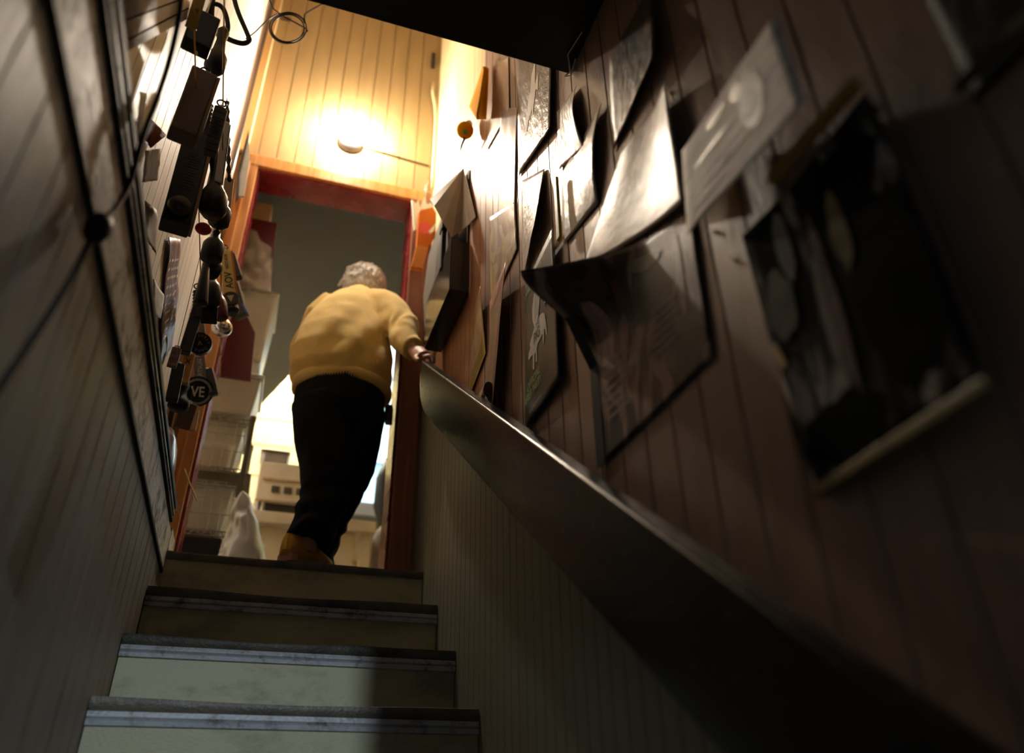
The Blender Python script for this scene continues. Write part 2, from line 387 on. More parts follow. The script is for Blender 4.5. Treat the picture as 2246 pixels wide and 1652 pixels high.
# ledge above the stair wall: peeling fascia, black moulding
struct('trim_3', MB().box(XL - 0.05, XL + 0.004, -1.6, 2.80, 0.79, 0.932, 0.004), M['mottled'])
struct('trim_4', MB().box(XL - 0.01, XL + 0.008, -1.6, 2.78, 0.782, 0.797, 0.003), M['mould'])
lb = thing('ledge_moulding', (XL, 1.4, 0.932), 'black ridged moulding edging the ledge over the stair wall', 'moulding')
obj('moulding_board', MB().box(XU - 0.01, XL + 0.008, -1.6, 2.70, 0.932, 0.995, 0.003).box(XL - 0.02, XL + 0.014, -1.6, 2.70, 0.978, 1.003, 0.005).box(XL - 0.02, XL + 0.012, -1.6, 2.70, 0.933, 0.944, 0.003), M['mould'], lb)
obj('worn_bead', MB().box(XL + 0.005, XL + 0.013, -1.6, 2.70, 0.955, 0.965, 0.002), dirty('worn_bead_paint', (0.25, 0.24, 0.22), (0.03, 0.03, 0.028), 0.5, scale=12, low=0.5, high=0.6), lb, label='rubbed grey bead along black moulding')
struct('baseboard_left', MB().box(XU, XL + 0.006, 2.80, YD - 0.022, ZT - 0.3, 0.95, 0.003), M['mottled'])

# ------------------------------------------------------------------ handrail
hr = thing('handrail', (0.51, 1.2, 0.3), 'wide black plank handrail on the boarded wall', 'handrail')
def rail_pt(x, y, dz): return Vector((x, y, 1.638 + SL * (y - 2.556) + dz))
yA, yB, hgt = -1.2, 2.575, 0.208
prof = [(0.490, -hgt), (0.490, -0.009), (0.4907, -0.0055), (0.4926, -0.0026), (0.4955, -0.0007), (0.499, 0.0), (0.532, -0.002), (0.534, -0.008), (0.534, -hgt), (0.531, -hgt - 0.005), (0.493, -hgt - 0.005)]
mb = MB(); secs = []
for y, cut in ((yA, 0), (0.5, 0), (1.5, 0), (2.3, 0), (2.40, 0), (2.46, 0.006), (2.50, 0.018), (2.53, 0.036), (2.55, 0.056), (2.567, 0.088), (2.575, 0.13)):
    ring = []
    for x, dz in prof:
        zz = dz if dz > -0.05 else dz + cut
        ring.append(mb.bm.verts.new(rail_pt(x, y, zz)))
    secs.append(ring)
mb._skin(secs)
board = smoothed(obj('rail_board', mb, M['railface'], hr), 35)
for y in (2.42, 1.55, 0.7, -0.2):
    p = rail_pt(0.56, y, -hgt * 0.72)
    b = MB().box(0.533, 0.5885, y - 0.02, y + 0.02, p.z - 0.03, p.z + 0.03, 0.004)
    obj('bracket', b, M['black'], hr)

# ------------------------------------------------------------------ bulb on the end wall
lp = thing('wall_lamp', (0.12, YD, 3.225), 'bare lit bulb in a round grey holder above the doorway', 'lamp')
obj('lamp_base', MB().lathe((0.12, YD, 3.225), (0, -1, 0), [(0.001, 0), (0.066, 0), (0.068, 0.008), (0.058, 0.02), (0.04, 0.03), (0.03, 0.036), (0.001, 0.037)], 28), M['porcelain'], lp, smooth=True)
obj('bulb', MB().lathe((0.12, YD - 0.035, 3.228), (0, -0.7, 0.72), [(0.001, 0), (0.014, 0.0), (0.016, 0.015), (0.026, 0.03), (0.032, 0.05), (0.028, 0.068), (0.015, 0.078), (0.001, 0.081)], 20), M['glow'], lp, smooth=True)
cond = obj('cable', MB().tube([(0.185, YD - 0.006, 3.215), (0.3, YD - 0.006, 3.21), (0.42, YD - 0.006, 3.2), (0.555, YD - 0.006, 3.19)], 0.004, 6), M['rubber'], None, 'thin dark cable running from the bulb holder along the end wall', 'cable')
pts = [on_y(u, v, 2.975) for u, v in ((951, 182), (950, 205), (955, 235), (961, 268), (960, 320), (955, 370), (950, 415))]
pts = [Vector((min(p.x, XR - 0.012), p.y, p.z)) for p in pts]
obj('conduit', MB().tube(pts, 0.009, 8), M['creamr'], None, 'cream painted cable conduit bending up the corner by the bulb', 'conduit', smooth=True)
obj('hinge_plate', MB().box(0.53, 0.552, YD - 0.012, YD - 0.001, 4.02, 4.16, 0.002), M['black'], None, 'small black metal plate high on the end wall corner', 'plate')

# ------------------------------------------------------------------ kitchen beyond the doorway
KC = 3.0
struct('ceiling_kitchen', MB().prism([(-2.2, YD + 0.15, KC), (2.4, YD + 0.15, KC), (2.4, 3.6, KC), (0.666, 4.53, KC), (0.006, 5.14, KC), (-0.18, 5.69, KC), (-0.6, 6.3, KC), (-2.2, 6.3, KC)], (0, 0, 0.08)), M['kceil'])
slats = MB()
zs = [ZT, 2.28, 2.52, 2.79, 3.03, 3.3, 3.6, 4.3]
for a, b in zip(zs, zs[1:]): slats.box(-2.2, 0.62, 6.0, 6.03, a + 0.006, b - 0.006, 0.004)
struct('wall_kitchen', slats, M['yellow'])
struct('wall_kitchen_back', MB().box(-2.2, 0.5, 6.03, 6.06, ZT, 4.3).box(0.5, 2.4, 6.03, 6.06, ZT, 2.3), mat('dark_joint', (0.2, 0.17, 0.08), 0.7))
struct('wall_kitchen_side', MB().box(2.3, 2.35, YD + 0.15, 6.06, ZT, 4.3), M['yellow'])
struct('wall_kitchen_far_side', MB().box(-2.2, -2.15, YD + 0.15, 6.06, ZT, 4.3), M['yellow'])
struct('ceiling_kitchen_high', MB().box(-2.2, 2.4, 4.2, 6.06, 4.3, 4.35), M['yellow'])
w = thing('window_1', (1.1, 6.0, 2.35), 'bright pale blue window behind the person', 'window', kind='structure')
obj('pane', MB().box(0.62, 1.9, 6.01, 6.02, 2.35, 4.3), M['day'], w)
fr = MB()
for z in (2.35, 2.75, 3.2, 3.62): fr.box(0.62, 1.9, 5.985, 6.012, z - 0.009, z + 0.009)
fr.box(0.62, 0.66, 5.98, 6.012, 2.3, 4.3); obj('window_frame', fr, mat('pale_blue_frame', (0.25, 0.45, 0.6), 0.5), w)
obj('window_sill', MB().box(0.55, 1.9, 5.85, 6.0, 2.22, 2.34, 0.01), mat('dull_grey_sill', (0.14, 0.14, 0.16), 0.5), w)
fx = thing('ceiling_light', (0.1, 5.6, 4.2), 'lit fluorescent fitting high above the kitchen wall', 'light')
obj('fitting', MB().box(-0.5, 0.75, 5.45, 5.75, 4.22, 4.3, 0.01), M['white'], fx)
obj('diffuser', MB().box(-0.48, 0.73, 5.47, 5.73, 4.18, 4.22, 0.01), M['fluo'], fx)
fx = thing('ceiling_light', (-1.2, 4.0, 2.95), 'unseen lit fitting added on the low kitchen ceiling', 'light')  # fitting added out of view to light the shelf and tubs
obj('fitting', MB().box(-1.45, -1.0, 3.4, 4.6, 2.96, 3.0, 0.01), M['white'], fx)
obj('diffuser', MB().box(-1.43, -1.02, 3.42, 4.58, 2.93, 2.96, 0.01), mat('added_fill_diffuser', (1, 1, 1), 0.4, emit=(1.0, 0.93, 0.85), estr=38.0), fx)

# counter and appliance
c = thing('kitchen_counter', (0.2, 4.6, ZT), 'beige panelled counter table standing across the kitchen', 'counter')
obj('worktop', MB().box(-0.5, 0.61, 4.3, 4.95, 1.535, 1.605, 0.006), M['beige'], c)
obj('front_panel', MB().box(-0.45, 0.50, 4.34, 4.36, ZT + 0.02, 1.53, 0.003), M['beige'], c)
for x in (-0.46, 0.535):
    for y in (4.33, 4.86): obj('leg', MB().box(x, x + 0.055, y, y + 0.055, ZT, 1.535, 0.003), M['beige'], c)
a = thing('steel_steamer', (0.13, 4.55, 1.605), 'beige louvred appliance standing on the counter', 'appliance')
sb = MB().box(-0.085, 0.42, 4.36, 4.8, 1.69, 1.93, 0.008)
obj('body', sb, M['beige'], a)
for cx in (0.02, 0.09, 0.16, 0.23, 0.30):
    lv = MB()
    for j in range(4): lv.box(cx - 0.022, cx + 0.022, 4.354, 4.362, 1.742 + j * 0.011, 1.747 + j * 0.011)
    obj('louvre_vent', lv, M['darkgap'], a)
obj('trim_band', MB().box(-0.06, 0.42, 4.35, 4.362, 1.815, 1.829, 0.002), M['tan'], a)
obj('gap_shade_block', MB().box(-0.07, 0.40, 4.4, 4.75, 1.625, 1.69), M['darkgap'], a)  # dark block painting the shade in the gap under the body
for x in (-0.075, -0.045, 0.38):
    for y in (4.37, 4.74): obj('leg', MB().lathe((x + 0.01, y + 0.02, 1.605), (0, 0, 1), [(0.001, 0), (0.012, 0), (0.012, 0.09), (0.001, 0.09)], 10), M['metal'], a)
t = thing('metal_tin', (-0.01, 4.5, 1.93), 'rectangular dull metal tin on the louvred appliance', 'tin')
obj('tin_body', MB().box(-0.09, 0.07, 4.4, 4.6, 1.93, 2.02, 0.02), mat('dull_tin', (0.42, 0.36, 0.28), 0.3, metal=0.7), t)
obj('tin_rim', MB().box(-0.096, 0.076, 4.394, 4.606, 2.012, 2.024, 0.004), M['postm'], t)
pl = MB().lathe((0.458, 4.5, 1.605), (0, 0, 1), [(0.001, 0), (0.025, 0), (0.025, 0.11), (0.014, 0.14), (0.014, 0.17), (0.001, 0.171)], 14)
obj('bottle', pl, mat('pale_bottle', (0.6, 0.5, 0.3), 0.3), None, 'short pale bottle at the open end of the counter', 'bottle', smooth=True)
cw = MB().rings([((0.72, 4.46, ZT + 0.0), 0.09, 0.09), ((0.72, 4.46, ZT + 0.5), 0.11, 0.1), ((0.71, 4.46, ZT + 0.72), 0.09, 0.08), ((0.72, 4.46, ZT + 0.8), 0.03, 0.03)], 12)
ct = thing('coat_stand', (0.71, 4.7, ZT), 'black coat on a stand against the bright window', 'coat')
obj('coat', MB().rings([((0.72, 4.7, 1.70), 0.03, 0.05), ((0.70, 4.7, 1.85), 0.062, 0.06), ((0.70, 4.7, 2.05), 0.06, 0.06), ((0.72, 4.7, 2.2), 0.03, 0.03)], 14), M['matte'], ct, smooth=True)
obj('stand_pole', MB().lathe((0.72, 4.72, ZT), (0, 0, 1), [(0.001, 0), (0.1, 0), (0.1, 0.02), (0.012, 0.03), (0.012, 1.2), (0.001, 1.2)], 12), M['matte'], ct)
obj('laundry_sack', cw, mat('mauve_cloth', (0.12, 0.08, 0.09), 0.8, color2=(0.3, 0.25, 0.2), scale=9), None, 'stuffed dark sack standing past the counter leg', 'sack', smooth=True)

# wire shelving with tubs
sh = thing('wire_shelf', (-0.3, 3.5, ZT), 'chrome wire shelving unit just inside the doorway', 'shelving')
px0, px1, py0, py1 = -0.60, -0.135, 3.45, 3.78
for (x, y) in ((px1, py0), (px1, py1), (px0, py0), (px0, py1)):
    p = MB().lathe((x, y, ZT), (0, 0, 1), [(0.001, 0), (0.013, 0), (0.013, 0.855), (0.016, 0.856), (0.016, 0.878), (0.001, 0.879)], 12)
    obj('post', p, M['postm'], sh, smooth=True)
for z in (1.725, 1.47, 1.40, 1.17, 0.95):
    s = MB()
    for yy in (py0, py1):
        for dz in (0.0, -0.022): s.tube([(px0, yy, z + dz), (px1, yy, z + dz)], 0.003, 6)
        for i in range(9):
            xa = px0 + (px1 - px0) * i / 9; s.tube([(xa, yy, z), (xa + (px1 - px0) / 18, yy, z - 0.022), (xa + (px1 - px0) / 9, yy, z)], 0.0022, 5)
    for i in range(12):
        xa = px0 + (px1 - px0) * i / 11; s.tube([(xa, py0, z), (xa, py1, z)], 0.002, 5)
    obj('wire_shelf_tier', s, M['wire'], sh)
s = MB()
for z0, z1 in ((1.47, 1.725), (1.17, 1.40)):
    for i in range(11):
        xa = px0 + (px1 - px0) * (i + 0.5) / 11; s.tube([(xa, py0 - 0.004, z0), (xa, py0 - 0.004, z1)], 0.0017, 5)
    for j in (0.33, 0.66): s.tube([(px0, py0 - 0.004, z0 + (z1 - z0) * j), (px1, py0 - 0.004, z0 + (z1 - z0) * j)], 0.0017, 5)
    for i in range(5):
        ya = py0 + (py1 - py0) * (i + 0.5) / 5; s.tube([(px1 + 0.004, ya, z0), (px1 + 0.004, ya, z1)], 0.0017, 5)
obj('side_grid', s, M['wire'], sh)
def tub(x0, x1, y0, y1, z0, z1, label, fill, lid=True, deep=0.75):
    t = thing('plastic_tub', ((x0 + x1) / 2, (y0 + y1) / 2, z0), label, 'tub', 'frosted storage tubs by the doorway')
    m = MB(); cx, cy = (x0 + x1) / 2, (y0 + y1) / 2
    m.obox(Vector((cx, cy, (z0 + z1) / 2)), Vector((1, 0, 0)), Vector((0, 1, 0)), Vector((0, 0, 1)), (x1 - x0) / 2, (y1 - y0) / 2, (z1 - z0) / 2, 0.018, 0.9)
    obj('tub_body', m, M['tub'], t, smooth=False)
    obj('contents', MB().box(x0 + 0.05, x1 - 0.05, y0 + 0.03, y1 - 0.03, z0 + 0.02, z0 + (z1 - z0) * deep, 0.03), fill, t)
    if lid: obj('tub_lid', MB().box(x0 - 0.008, x1 + 0.008, y0 - 0.008, y1 + 0.008, z1 - 0.012, z1 + 0.01, 0.006), M['tub'], t)
    return t
food = mat('tan_food', (0.55, 0.36, 0.2), 0.7, color2=(0.7, 0.55, 0.4), scale=12)
tub(-0.58, -0.125, 3.45, 3.80, 2.06, 2.475, 'tall frosted plastic tub under the red cupboard', food)
tub(-0.58, -0.125, 3.43, 3.78, 1.749, 1.955, 'frosted plastic tub on the top tier of the wire shelf', food)
tub(-0.57, -0.165, 3.47, 3.76, 1.472, 1.70, 'dim plastic tub caged in the upper wire basket', food, deep=0.6)
tub(-0.57, -0.165, 3.47, 3.76, 1.172, 1.385, 'dark plastic tub caged in the lower wire basket', mat('dark_food', (0.12, 0.09, 0.07), 0.6))
obj('bread_bag', MB().ball((-0.29, 3.52, 2.012), 0.1, 1.1, 0.8, 0.46, 3), mat('glossy_bread', (0.62, 0.42, 0.22), 0.25, bump=0.5, bscale=15), None, 'bread in a shiny clear bag on the lidded tub', 'bread', smooth=True)
obj('baking_tray', MB().box(-0.58, -0.10, 3.47, 3.76, 1.451, 1.465, 0.003), M['postm'], None, 'flat steel tray sticking out of the wire shelf', 'tray')
obj('floor_crate', MB().box(-0.6, -0.17, 3.4, 3.7, ZT, ZT + 0.26, 0.01), M['matte'], None, 'black crate on the floor under the wire shelf', 'crate')
obj('shelf_box', MB().box(-0.42, -0.20, 3.52, 3.72, 0.975, 1.14, 0.01), M['card'], None, 'cardboard box on the lowest wire tier', 'box')
# white carrier bag
b = MB(); rs = []
for h, rx, ry, dx in ((0, 0.085, 0.08, 0.0), (0.03, 0.098, 0.09, 0), (0.12, 0.1, 0.085, 0.0), (0.22, 0.082, 0.075, -0.012), (0.32, 0.056, 0.055, -0.03), (0.40, 0.032, 0.035, -0.046), (0.44, 0.014, 0.02, -0.055), (0.455, 0.004, 0.004, -0.06)):
    rs.append((h, rx, ry, dx))
fine = []
for p, q in zip(rs, rs[1:]):
    for k in range(6): fine.append([a + (c_ - a) * k / 6 for a, c_ in zip(p, q)])
fine.append(rs[-1])
b.rings([((-0.065 + dx, 3.33, ZT + h), rx, ry) for h, rx, ry, dx in fine], 44)
for v in b.bm.verts:
    k = (1.4 * noise.noise(v.co * 12) + 0.7 * noise.noise(v.co * 30) + 1.1 * noise.noise(Vector((v.co.x * 50, v.co.y * 50, v.co.z * 5)))) * 0.012; v.co.x += k; v.co.y += k
obj('carrier_bag', b, M['bag'], None, 'thin white carrier bag standing at the foot of the steel post', 'bag', smooth=True)
# red cupboard with boxes and bag
cu = thing('red_cupboard', (-0.4, 3.4, 2.35), 'dark red wall cupboard just inside the doorway', 'cupboard')
obj('cupboard_body', MB().box(-0.9, -0.185, 3.26, 3.7, 2.48, 2.80, 0.003), M['maroon'], cu)
obj('maroon_board', MB().prism([(-0.17, 3.28, 1.85), (-0.40, 3.28, 1.85), (-0.40, 3.28, 2.479), (-0.37, 3.28, 2.479), (-0.37, 3.28, 2.29), (-0.27, 3.28, 2.25), (-0.19, 3.28, 2.11)], (0, 0.02, 0)), M['maroon'], None, 'maroon painted board standing before the tall frosted tub', 'board')
obj('carton', MB().box(-0.40, -0.225, 3.27, 3.5, 2.80, 2.93, 0.004), M['card'], None, 'brown carton on top of the red cupboard beside the gap', 'carton')
obj('carton', MB().box(-0.66, -0.43, 3.27, 3.5, 2.80, 2.90, 0.004), M['card'], None, 'brown carton on the red cupboard nearer the wall', 'carton')
pb = MB(); g = []
for i in range(13):
    row = []
    for j in range(15):
        u, v = i / 12, j / 14
        x = -0.35 + 0.16 * u + 0.05 * v * (u - 0.2); z = 2.66 - 0.34 * v + 0.05 * math.sin(u * 5 + v * 3) * (1 - v); y = 3.235 - 0.03 * noise.noise(Vector((u * 4, v * 6, 2)))
        row.append(pb.bm.verts.new((x, y, z)))
    g.append(row)
for r0, r1 in zip(g, g[1:]):
    for k in range(14): pb.bm.faces.new((r0[k], r0[k + 1], r1[k + 1], r1[k]))
o = obj('crumpled_bag', pb, M['clear'], None, 'crumpled clear plastic bag hanging off the red cupboard', 'bag', smooth=True)
sm = o.modifiers.new('thickness', 'SOLIDIFY'); sm.thickness = 0.002

# ------------------------------------------------------------------ sheets on the walls
def sheet_obj(name, fn, nu, nv, material, parent=None, label=None, cat=None, group=None, thick=0.0012, back=None):
    bm = bmesh.new(); uvl = bm.loops.layers.uv.new('UVMap')
    vs = [[bm.verts.new(fn(i / nu, j / nv)) for j in range(nv + 1)] for i in range(nu + 1)]
    for i in range(nu):
        for j in range(nv):
            f = bm.faces.new((vs[i][j], vs[i + 1][j], vs[i + 1][j + 1], vs[i][j + 1]))
            for l, (a, b) in zip(f.loops, ((i, j), (i + 1, j), (i + 1, j + 1), (i, j + 1))): l[uvl].uv = (a / nu, b / nv)
    o = obj(name, bm, material, parent, label, cat, group, smooth=True, fix=False)
    s = o.modifiers.new('thickness', 'SOLIDIFY'); s.thickness = thick; s.offset = 0
    if back: o.data.materials.append(back); s.material_offset = 1; s.material_offset_rim = 1
    return o
def wall_sheet(yf, yn, zl, zh, off=0.004, waves=0.004, seed=0.0, shear=0.0, lift=None, corners=None):
    """u runs from the far edge to the near edge, v from bottom to top; lift(u, v) pulls the sheet off the wall"""
    def fn(u, v):
        if corners:
            a, b, c, e = corners                    # far-bottom, near-bottom, near-top, far-top as (y, z)
            y = a[0] * (1 - u) * (1 - v) + b[0] * u * (1 - v) + c[0] * u * v + e[0] * (1 - u) * v
            z = a[1] * (1 - u) * (1 - v) + b[1] * u * (1 - v) + c[1] * u * v + e[1] * (1 - u) * v
        else:
            y = yf + (yn - yf) * u; z = zl + (zh - zl) * v + shear * u
        n = abs(noise.noise(Vector((u * 2.2 + seed, v * 2.2 + seed * 3, seed)))) * min(waves, 0.005)
        x = XR - off * 0.25 - n * 0.5 - 0.002
        if lift:
            l = lift(u, v)
            if isinstance(l, tuple): x -= l[0]; y += l[1]; z += l[2]
            else: x -= l
        return Vector((x, y, z))
    return fn
def spot(u, v, x):
    p = on_x(u, v, x); return (p.y, p.z)
def text_mesh(txt, fn, u0, v0, size_v, aspect, rot=0.0, off=0.0018, center=False, squash=1.0):
    """lettering laid onto a sheet: returns MB; aspect = sheet width / height"""
    cu = bpy.data.curves.new('lettering', 'FONT'); cu.body = txt; cu.size = 1.0; cu.offset = 0.012
    if center: cu.align_x = 'CENTER'
    to = bpy.data.objects.new('lettering_source', cu); COL.objects.link(to)
    bpy.context.view_layer.update()
    me = bpy.data.meshes.new_from_object(to.evaluated_get(bpy.context.evaluated_depsgraph_get()))
    bpy.data.objects.remove(to); bpy.data.curves.remove(cu)
    bm = bmesh.new(); bm.from_mesh(me); bpy.data.meshes.remove(me)
    cr, sr = math.cos(rot), math.sin(rot)
    for v in bm.verts:
        x, y = v.co.x * size_v * squash, v.co.y * size_v
        x, y = x * cr - y * sr, x * sr + y * cr
        p = fn(u0 + x / aspect, v0 + y); v.co = p + Vector((-off, 0, 0))
    return bm
def poly_mesh(pts, fn, off=0.0016):
    from mathutils.geometry import tessellate_polygon
    bm = bmesh.new()
    vs = [bm.verts.new((x, y, 0)) for x, y in pts]
    for t in tessellate_polygon([[Vector((x, y, 0)) for x, y in pts]]): bm.faces.new([vs[k] for k in t])
    for _ in range(2): bmesh.ops.subdivide_edges(bm, edges=[e for e in bm.edges if e.calc_length() > 0.06], cuts=1)
    bmesh.ops.triangulate(bm, faces=list(bm.faces))
    for v in bm.verts: v.co = fn(v.co.x, v.co.y) + Vector((-off, 0, 0))
    return bm
INK = dict(white=mat('white_ink', (0.75, 0.72, 0.67), 0.5, var=0.15), green=mat('green_ink', (0.25, 0.45, 0.12), 0.5, var=0.2), black=M['matte'],
           pale=mat('pale_ink', (0.35, 0.32, 0.29), 0.5), red=mat('red_ink', (0.3, 0.03, 0.03), 0.5), cream=mat('cream_ink', (0.55, 0.42, 0.28), 0.5), gold=mat('dark_ink', (0.06, 0.06, 0.03), 0.5))
G = 'papers and posters on the boarded wall'
def poster(name, label, cat, fn, m, nu=14, nv=18, back=None, thick=0.0006):
    return sheet_obj(name, fn, nu, nv, m, None, label, cat, G, thick, back)

def blot(cu, cv, ru, rv, n=18, seed=0):
    return [(cu + ru * math.cos(k * 2 * math.pi / n) * (1 + 0.35 * noise.noise(Vector((k * 0.9, seed, 0)))), cv + rv * math.sin(k * 2 * math.pi / n) * (1 + 0.35 * noise.noise(Vector((k * 0.7, seed, 5))))) for k in range(n)]
# big dark poster nearest the camera
fn = wall_sheet(0, 0, 0, 0, 0.012, 0.01, 1.0, corners=(spot(1780, 1085, XR - 0.006), spot(2172, 838, XR - 0.036), spot(1900, 200, XR - 0.036), spot(1638, 520, XR - 0.012)), lift=lambda u, v: 0.03 * u + 0.02 * max(0, 0.35 - u) * (v * 2.0))
p1 = poster('dark_poster', 'large dark blotchy poster held by yellowed wooden strips', 'poster', fn,
       art('dark_photo_print', [(0.0, (0.006, 0.006, 0.007)), (0.46, (0.016, 0.016, 0.016)), (0.55, (0.06, 0.056, 0.048)), (0.63, (0.4, 0.36, 0.33)), (0.68, (0.2, 0.18, 0.15)), (0.78, (0.05, 0.05, 0.035))], 2.3, 0.85, (2.4, 0.8, 1), 4, 0.7, 3.3, 0.05, spec=0.02))
for sd, (cu, cv, ru, rv, cc) in enumerate(((0.78, 0.40, 0.2, 0.32, (0.006, 0.006, 0.006)), (0.3, 0.12, 0.25, 0.1, (0.008, 0.009, 0.008)), (0.72, 0.82, 0.22, 0.12, (0.007, 0.007, 0.008)), (0.26, 0.82, 0.05, 0.14, (0.4, 0.38, 0.37)), (0.14, 0.62, 0.1, 0.13, (0.3, 0.3, 0.25)), (0.12, 0.3, 0.06, 0.12, (0.3, 0.27, 0.24)), (0.46, 0.5, 0.035, 0.3, (0.25, 0.19, 0.18)), (0.62, 0.68, 0.05, 0.14, (0.3, 0.25, 0.17)))):
    obj('printed_blotch', poly_mesh(blot(cu, cv, ru, rv, 20, sd * 2.9), fn, 0.0012 + 0.0003 * sd), mat('blotch_ink_%s' % 'abcdefgh'[sd], cc, 0.85, color2=tuple(c * 0.45 for c in cc), scale=14, spec=0.02), p1)
mb = MB(); a, b2 = on_x(1690, 396, XR - 0.016), on_x(1880, 180, XR - 0.04)
mb.obox((a + b2) / 2, (b2 - a).normalized(), Vector((1, 0, 0)), Vector((0, 0, 1)), (b2 - a).length / 2, 0.006, 0.008, 0.002)
obj('top_strip', mb, M['tape'], p1, label='yellowed strip along the top edge')
mb = MB(); a, b2 = on_x(1786, 1083, XR - 0.014), on_x(2172, 838, XR - 0.042)
mb.obox((a + b2) / 2, (b2 - a).normalized(), Vector((1, 0, 0)), Vector((0, 0, 1)), (b2 - a).length / 2, 0.005, 0.006, 0.002)
obj('bottom_strip', mb, mat('dull_olive_strip', (0.25, 0.19, 0.07), 0.5), p1, label='dull yellow strip along the bottom edge')
obj('tape_scrap', MB().obox(Vector((XR - 0.02, 0.415, 0.69)), Vector((0, 0.5, 1)).normalized(), Vector((1, 0, 0)), Vector((0, -1, 0.5)).normalized(), 0.018, 0.0015, 0.004), M['tan'], p1)
obj('tape_scrap', MB().obox(Vector((XR - 0.02, 0.648, 0.505)), Vector((0, 0.3, 1)).normalized(), Vector((1, 0, 0)), Vector((0, -1, 0.3)).normalized(), 0.02, 0.0015, 0.005), M['tape'], p1)
# dark poster at the top edge by the camera
fn = wall_sheet(0.325, 0.12, 0.6, 0.85, 0.002, 0.001, 8.0)
p = poster('black_poster', 'black poster with a dull gold lower border hung high nearest the stairs foot', 'poster', fn,
       art('black_print', [(0.0, (0.002, 0.002, 0.002)), (0.55, (0.006, 0.006, 0.006)), (0.68, (0.08, 0.08, 0.07))], 3.0, 0.6, seed=9.1, spec=0.1))
obj('border', MB().box(XR - 0.026, XR - 0.02, 0.12, 0.325, 0.603, 0.615), mat('dull_gold_ink', (0.08, 0.06, 0.03), 0.8), p)
# pale grey painted sheet
fn = wall_sheet(0, 0, 0, 0, 0.014, 0.012, 2.0, corners=(spot(1508, 516, XR - 0.03), spot(1768, 218, XR - 0.098), spot(1700, 30, XR - 0.098), spot(1495, 332, XR - 0.03)), lift=lambda u, v: 0.024 + 0.068 * u)
p2 = poster('smeared_sheet', 'pale grey sheet smeared with yellow, mauve and black ink', 'sheet', fn,
       art('smeared_pale_print', [(0.0, (0.06, 0.06, 0.06)), (0.28, (0.5, 0.48, 0.4)), (0.40, (0.82, 0.79, 0.7)), (0.54, (0.85, 0.81, 0.74)), (0.61, (0.55, 0.38, 0.5)), (0.66, (0.8, 0.76, 0.68)), (0.78, (0.55, 0.4, 0.08))], 3.2, 0.7, (0.5, 2.2, 1), 6, 0.8, 0.4, 0.05))
for sd, (cu, cv, ru, rv, mm) in enumerate(((0.42, 0.84, 0.10, 0.06, M['tape']), (0.62, 0.80, 0.05, 0.10, M['tape']), (0.5, 0.30, 0.3, 0.025, None), (0.62, 0.42, 0.14, 0.03, None), (0.25, 0.18, 0.18, 0.02, None), (0.35, 0.6, 0.2, 0.02, M['tape']))):
    obj('ink_smear', poly_mesh(blot(cu, cv, ru, rv, 18, sd * 3.1), fn), mm or mat('mauve_ink', (0.3, 0.17, 0.24), 0.6, color2=(0.6, 0.5, 0.55), scale=60), p2)
obj('ink_badge', poly_mesh([(0.72 + 0.1 * math.cos(t * 0.5236), 0.55 + 0.3 * math.sin(t * 0.5236)) for t in range(12)], fn), mat('smudged_black_ink', (0.05, 0.055, 0.05), 0.5, color2=(0.35, 0.34, 0.3), scale=60), p2)
# tall glossy poster with the lamp's glare
fn = wall_sheet(0, 0, 0, 0, 0.014, 0.012, 3.0, corners=(spot(1275, 600, XR - 0.006), spot(1504, 440, XR - 0.022), spot(1460, 180, XR - 0.022), spot(1362, 335, XR - 0.006)), lift=lambda u, v: 0.016 * u * u + 0.004 * math.sin(u * 7))
poster('glossy_poster', 'big glossy grey poster rippling in the bulb glare', 'poster', fn,
       art('glossy_grey_print', [(0.0, (0.03, 0.025, 0.024)), (0.36, (0.16, 0.13, 0.11)), (0.48, (0.5, 0.45, 0.4)), (0.65, (0.65, 0.6, 0.55)), (0.8, (0.12, 0.05, 0.05))], 2.6, 0.36, (0.8, 0.8, 1), 6, 2.0, 5.5, 0.2), 22, 22)
# dark poster with its far corner curling off the wall
def curl(u, v):
    a = min(1, max(0, (v - 0.60) / 0.40)); b_ = min(1, max(0, (0.62 - u) / 0.62))
    a = a * a * (3 - 2 * a); b_ = b_ ** 1.25
    k = a * b_
    return (0.15 * k + 0.03 * max(0, 0.3 - u) * v, -0.01 * k, -0.01 * k * a)
fnc = wall_sheet(0, 0, 0, 0, 0.012, 0.004, 4.0, corners=((1.215, 0.60), (0.80, 0.600), (0.785, 0.885), (1.19, 1.025)), lift=curl)
p3 = poster('curling_poster', 'dark concert style poster with its corner curling off the wall', 'poster', fnc,
       art('dark_people_print', [(0.0, (0.005, 0.004, 0.004)), (0.42, (0.012, 0.01, 0.009)), (0.52, (0.05, 0.035, 0.03)), (0.59, (0.4, 0.27, 0.22)), (0.68, (0.12, 0.06, 0.05)), (0.85, (0.01, 0.01, 0.01))], 2.4, 0.42, (2.2, 0.8, 1), 5, 0.6, 2.2, spec=0.4), 36, 30)
obj('black_border', poly_mesh([(0.0, 0.0), (0.085, 0.0), (0.085, 1.0), (0.0, 1.0)], fnc), M['matte'], p3)
obj('printed_panel', poly_mesh([(0.12, 0.8), (0.36, 0.78), (0.36, 0.98), (0.12, 0.98)], fnc), mat('dark_maroon_print', (0.06, 0.025, 0.025), 0.5), p3)
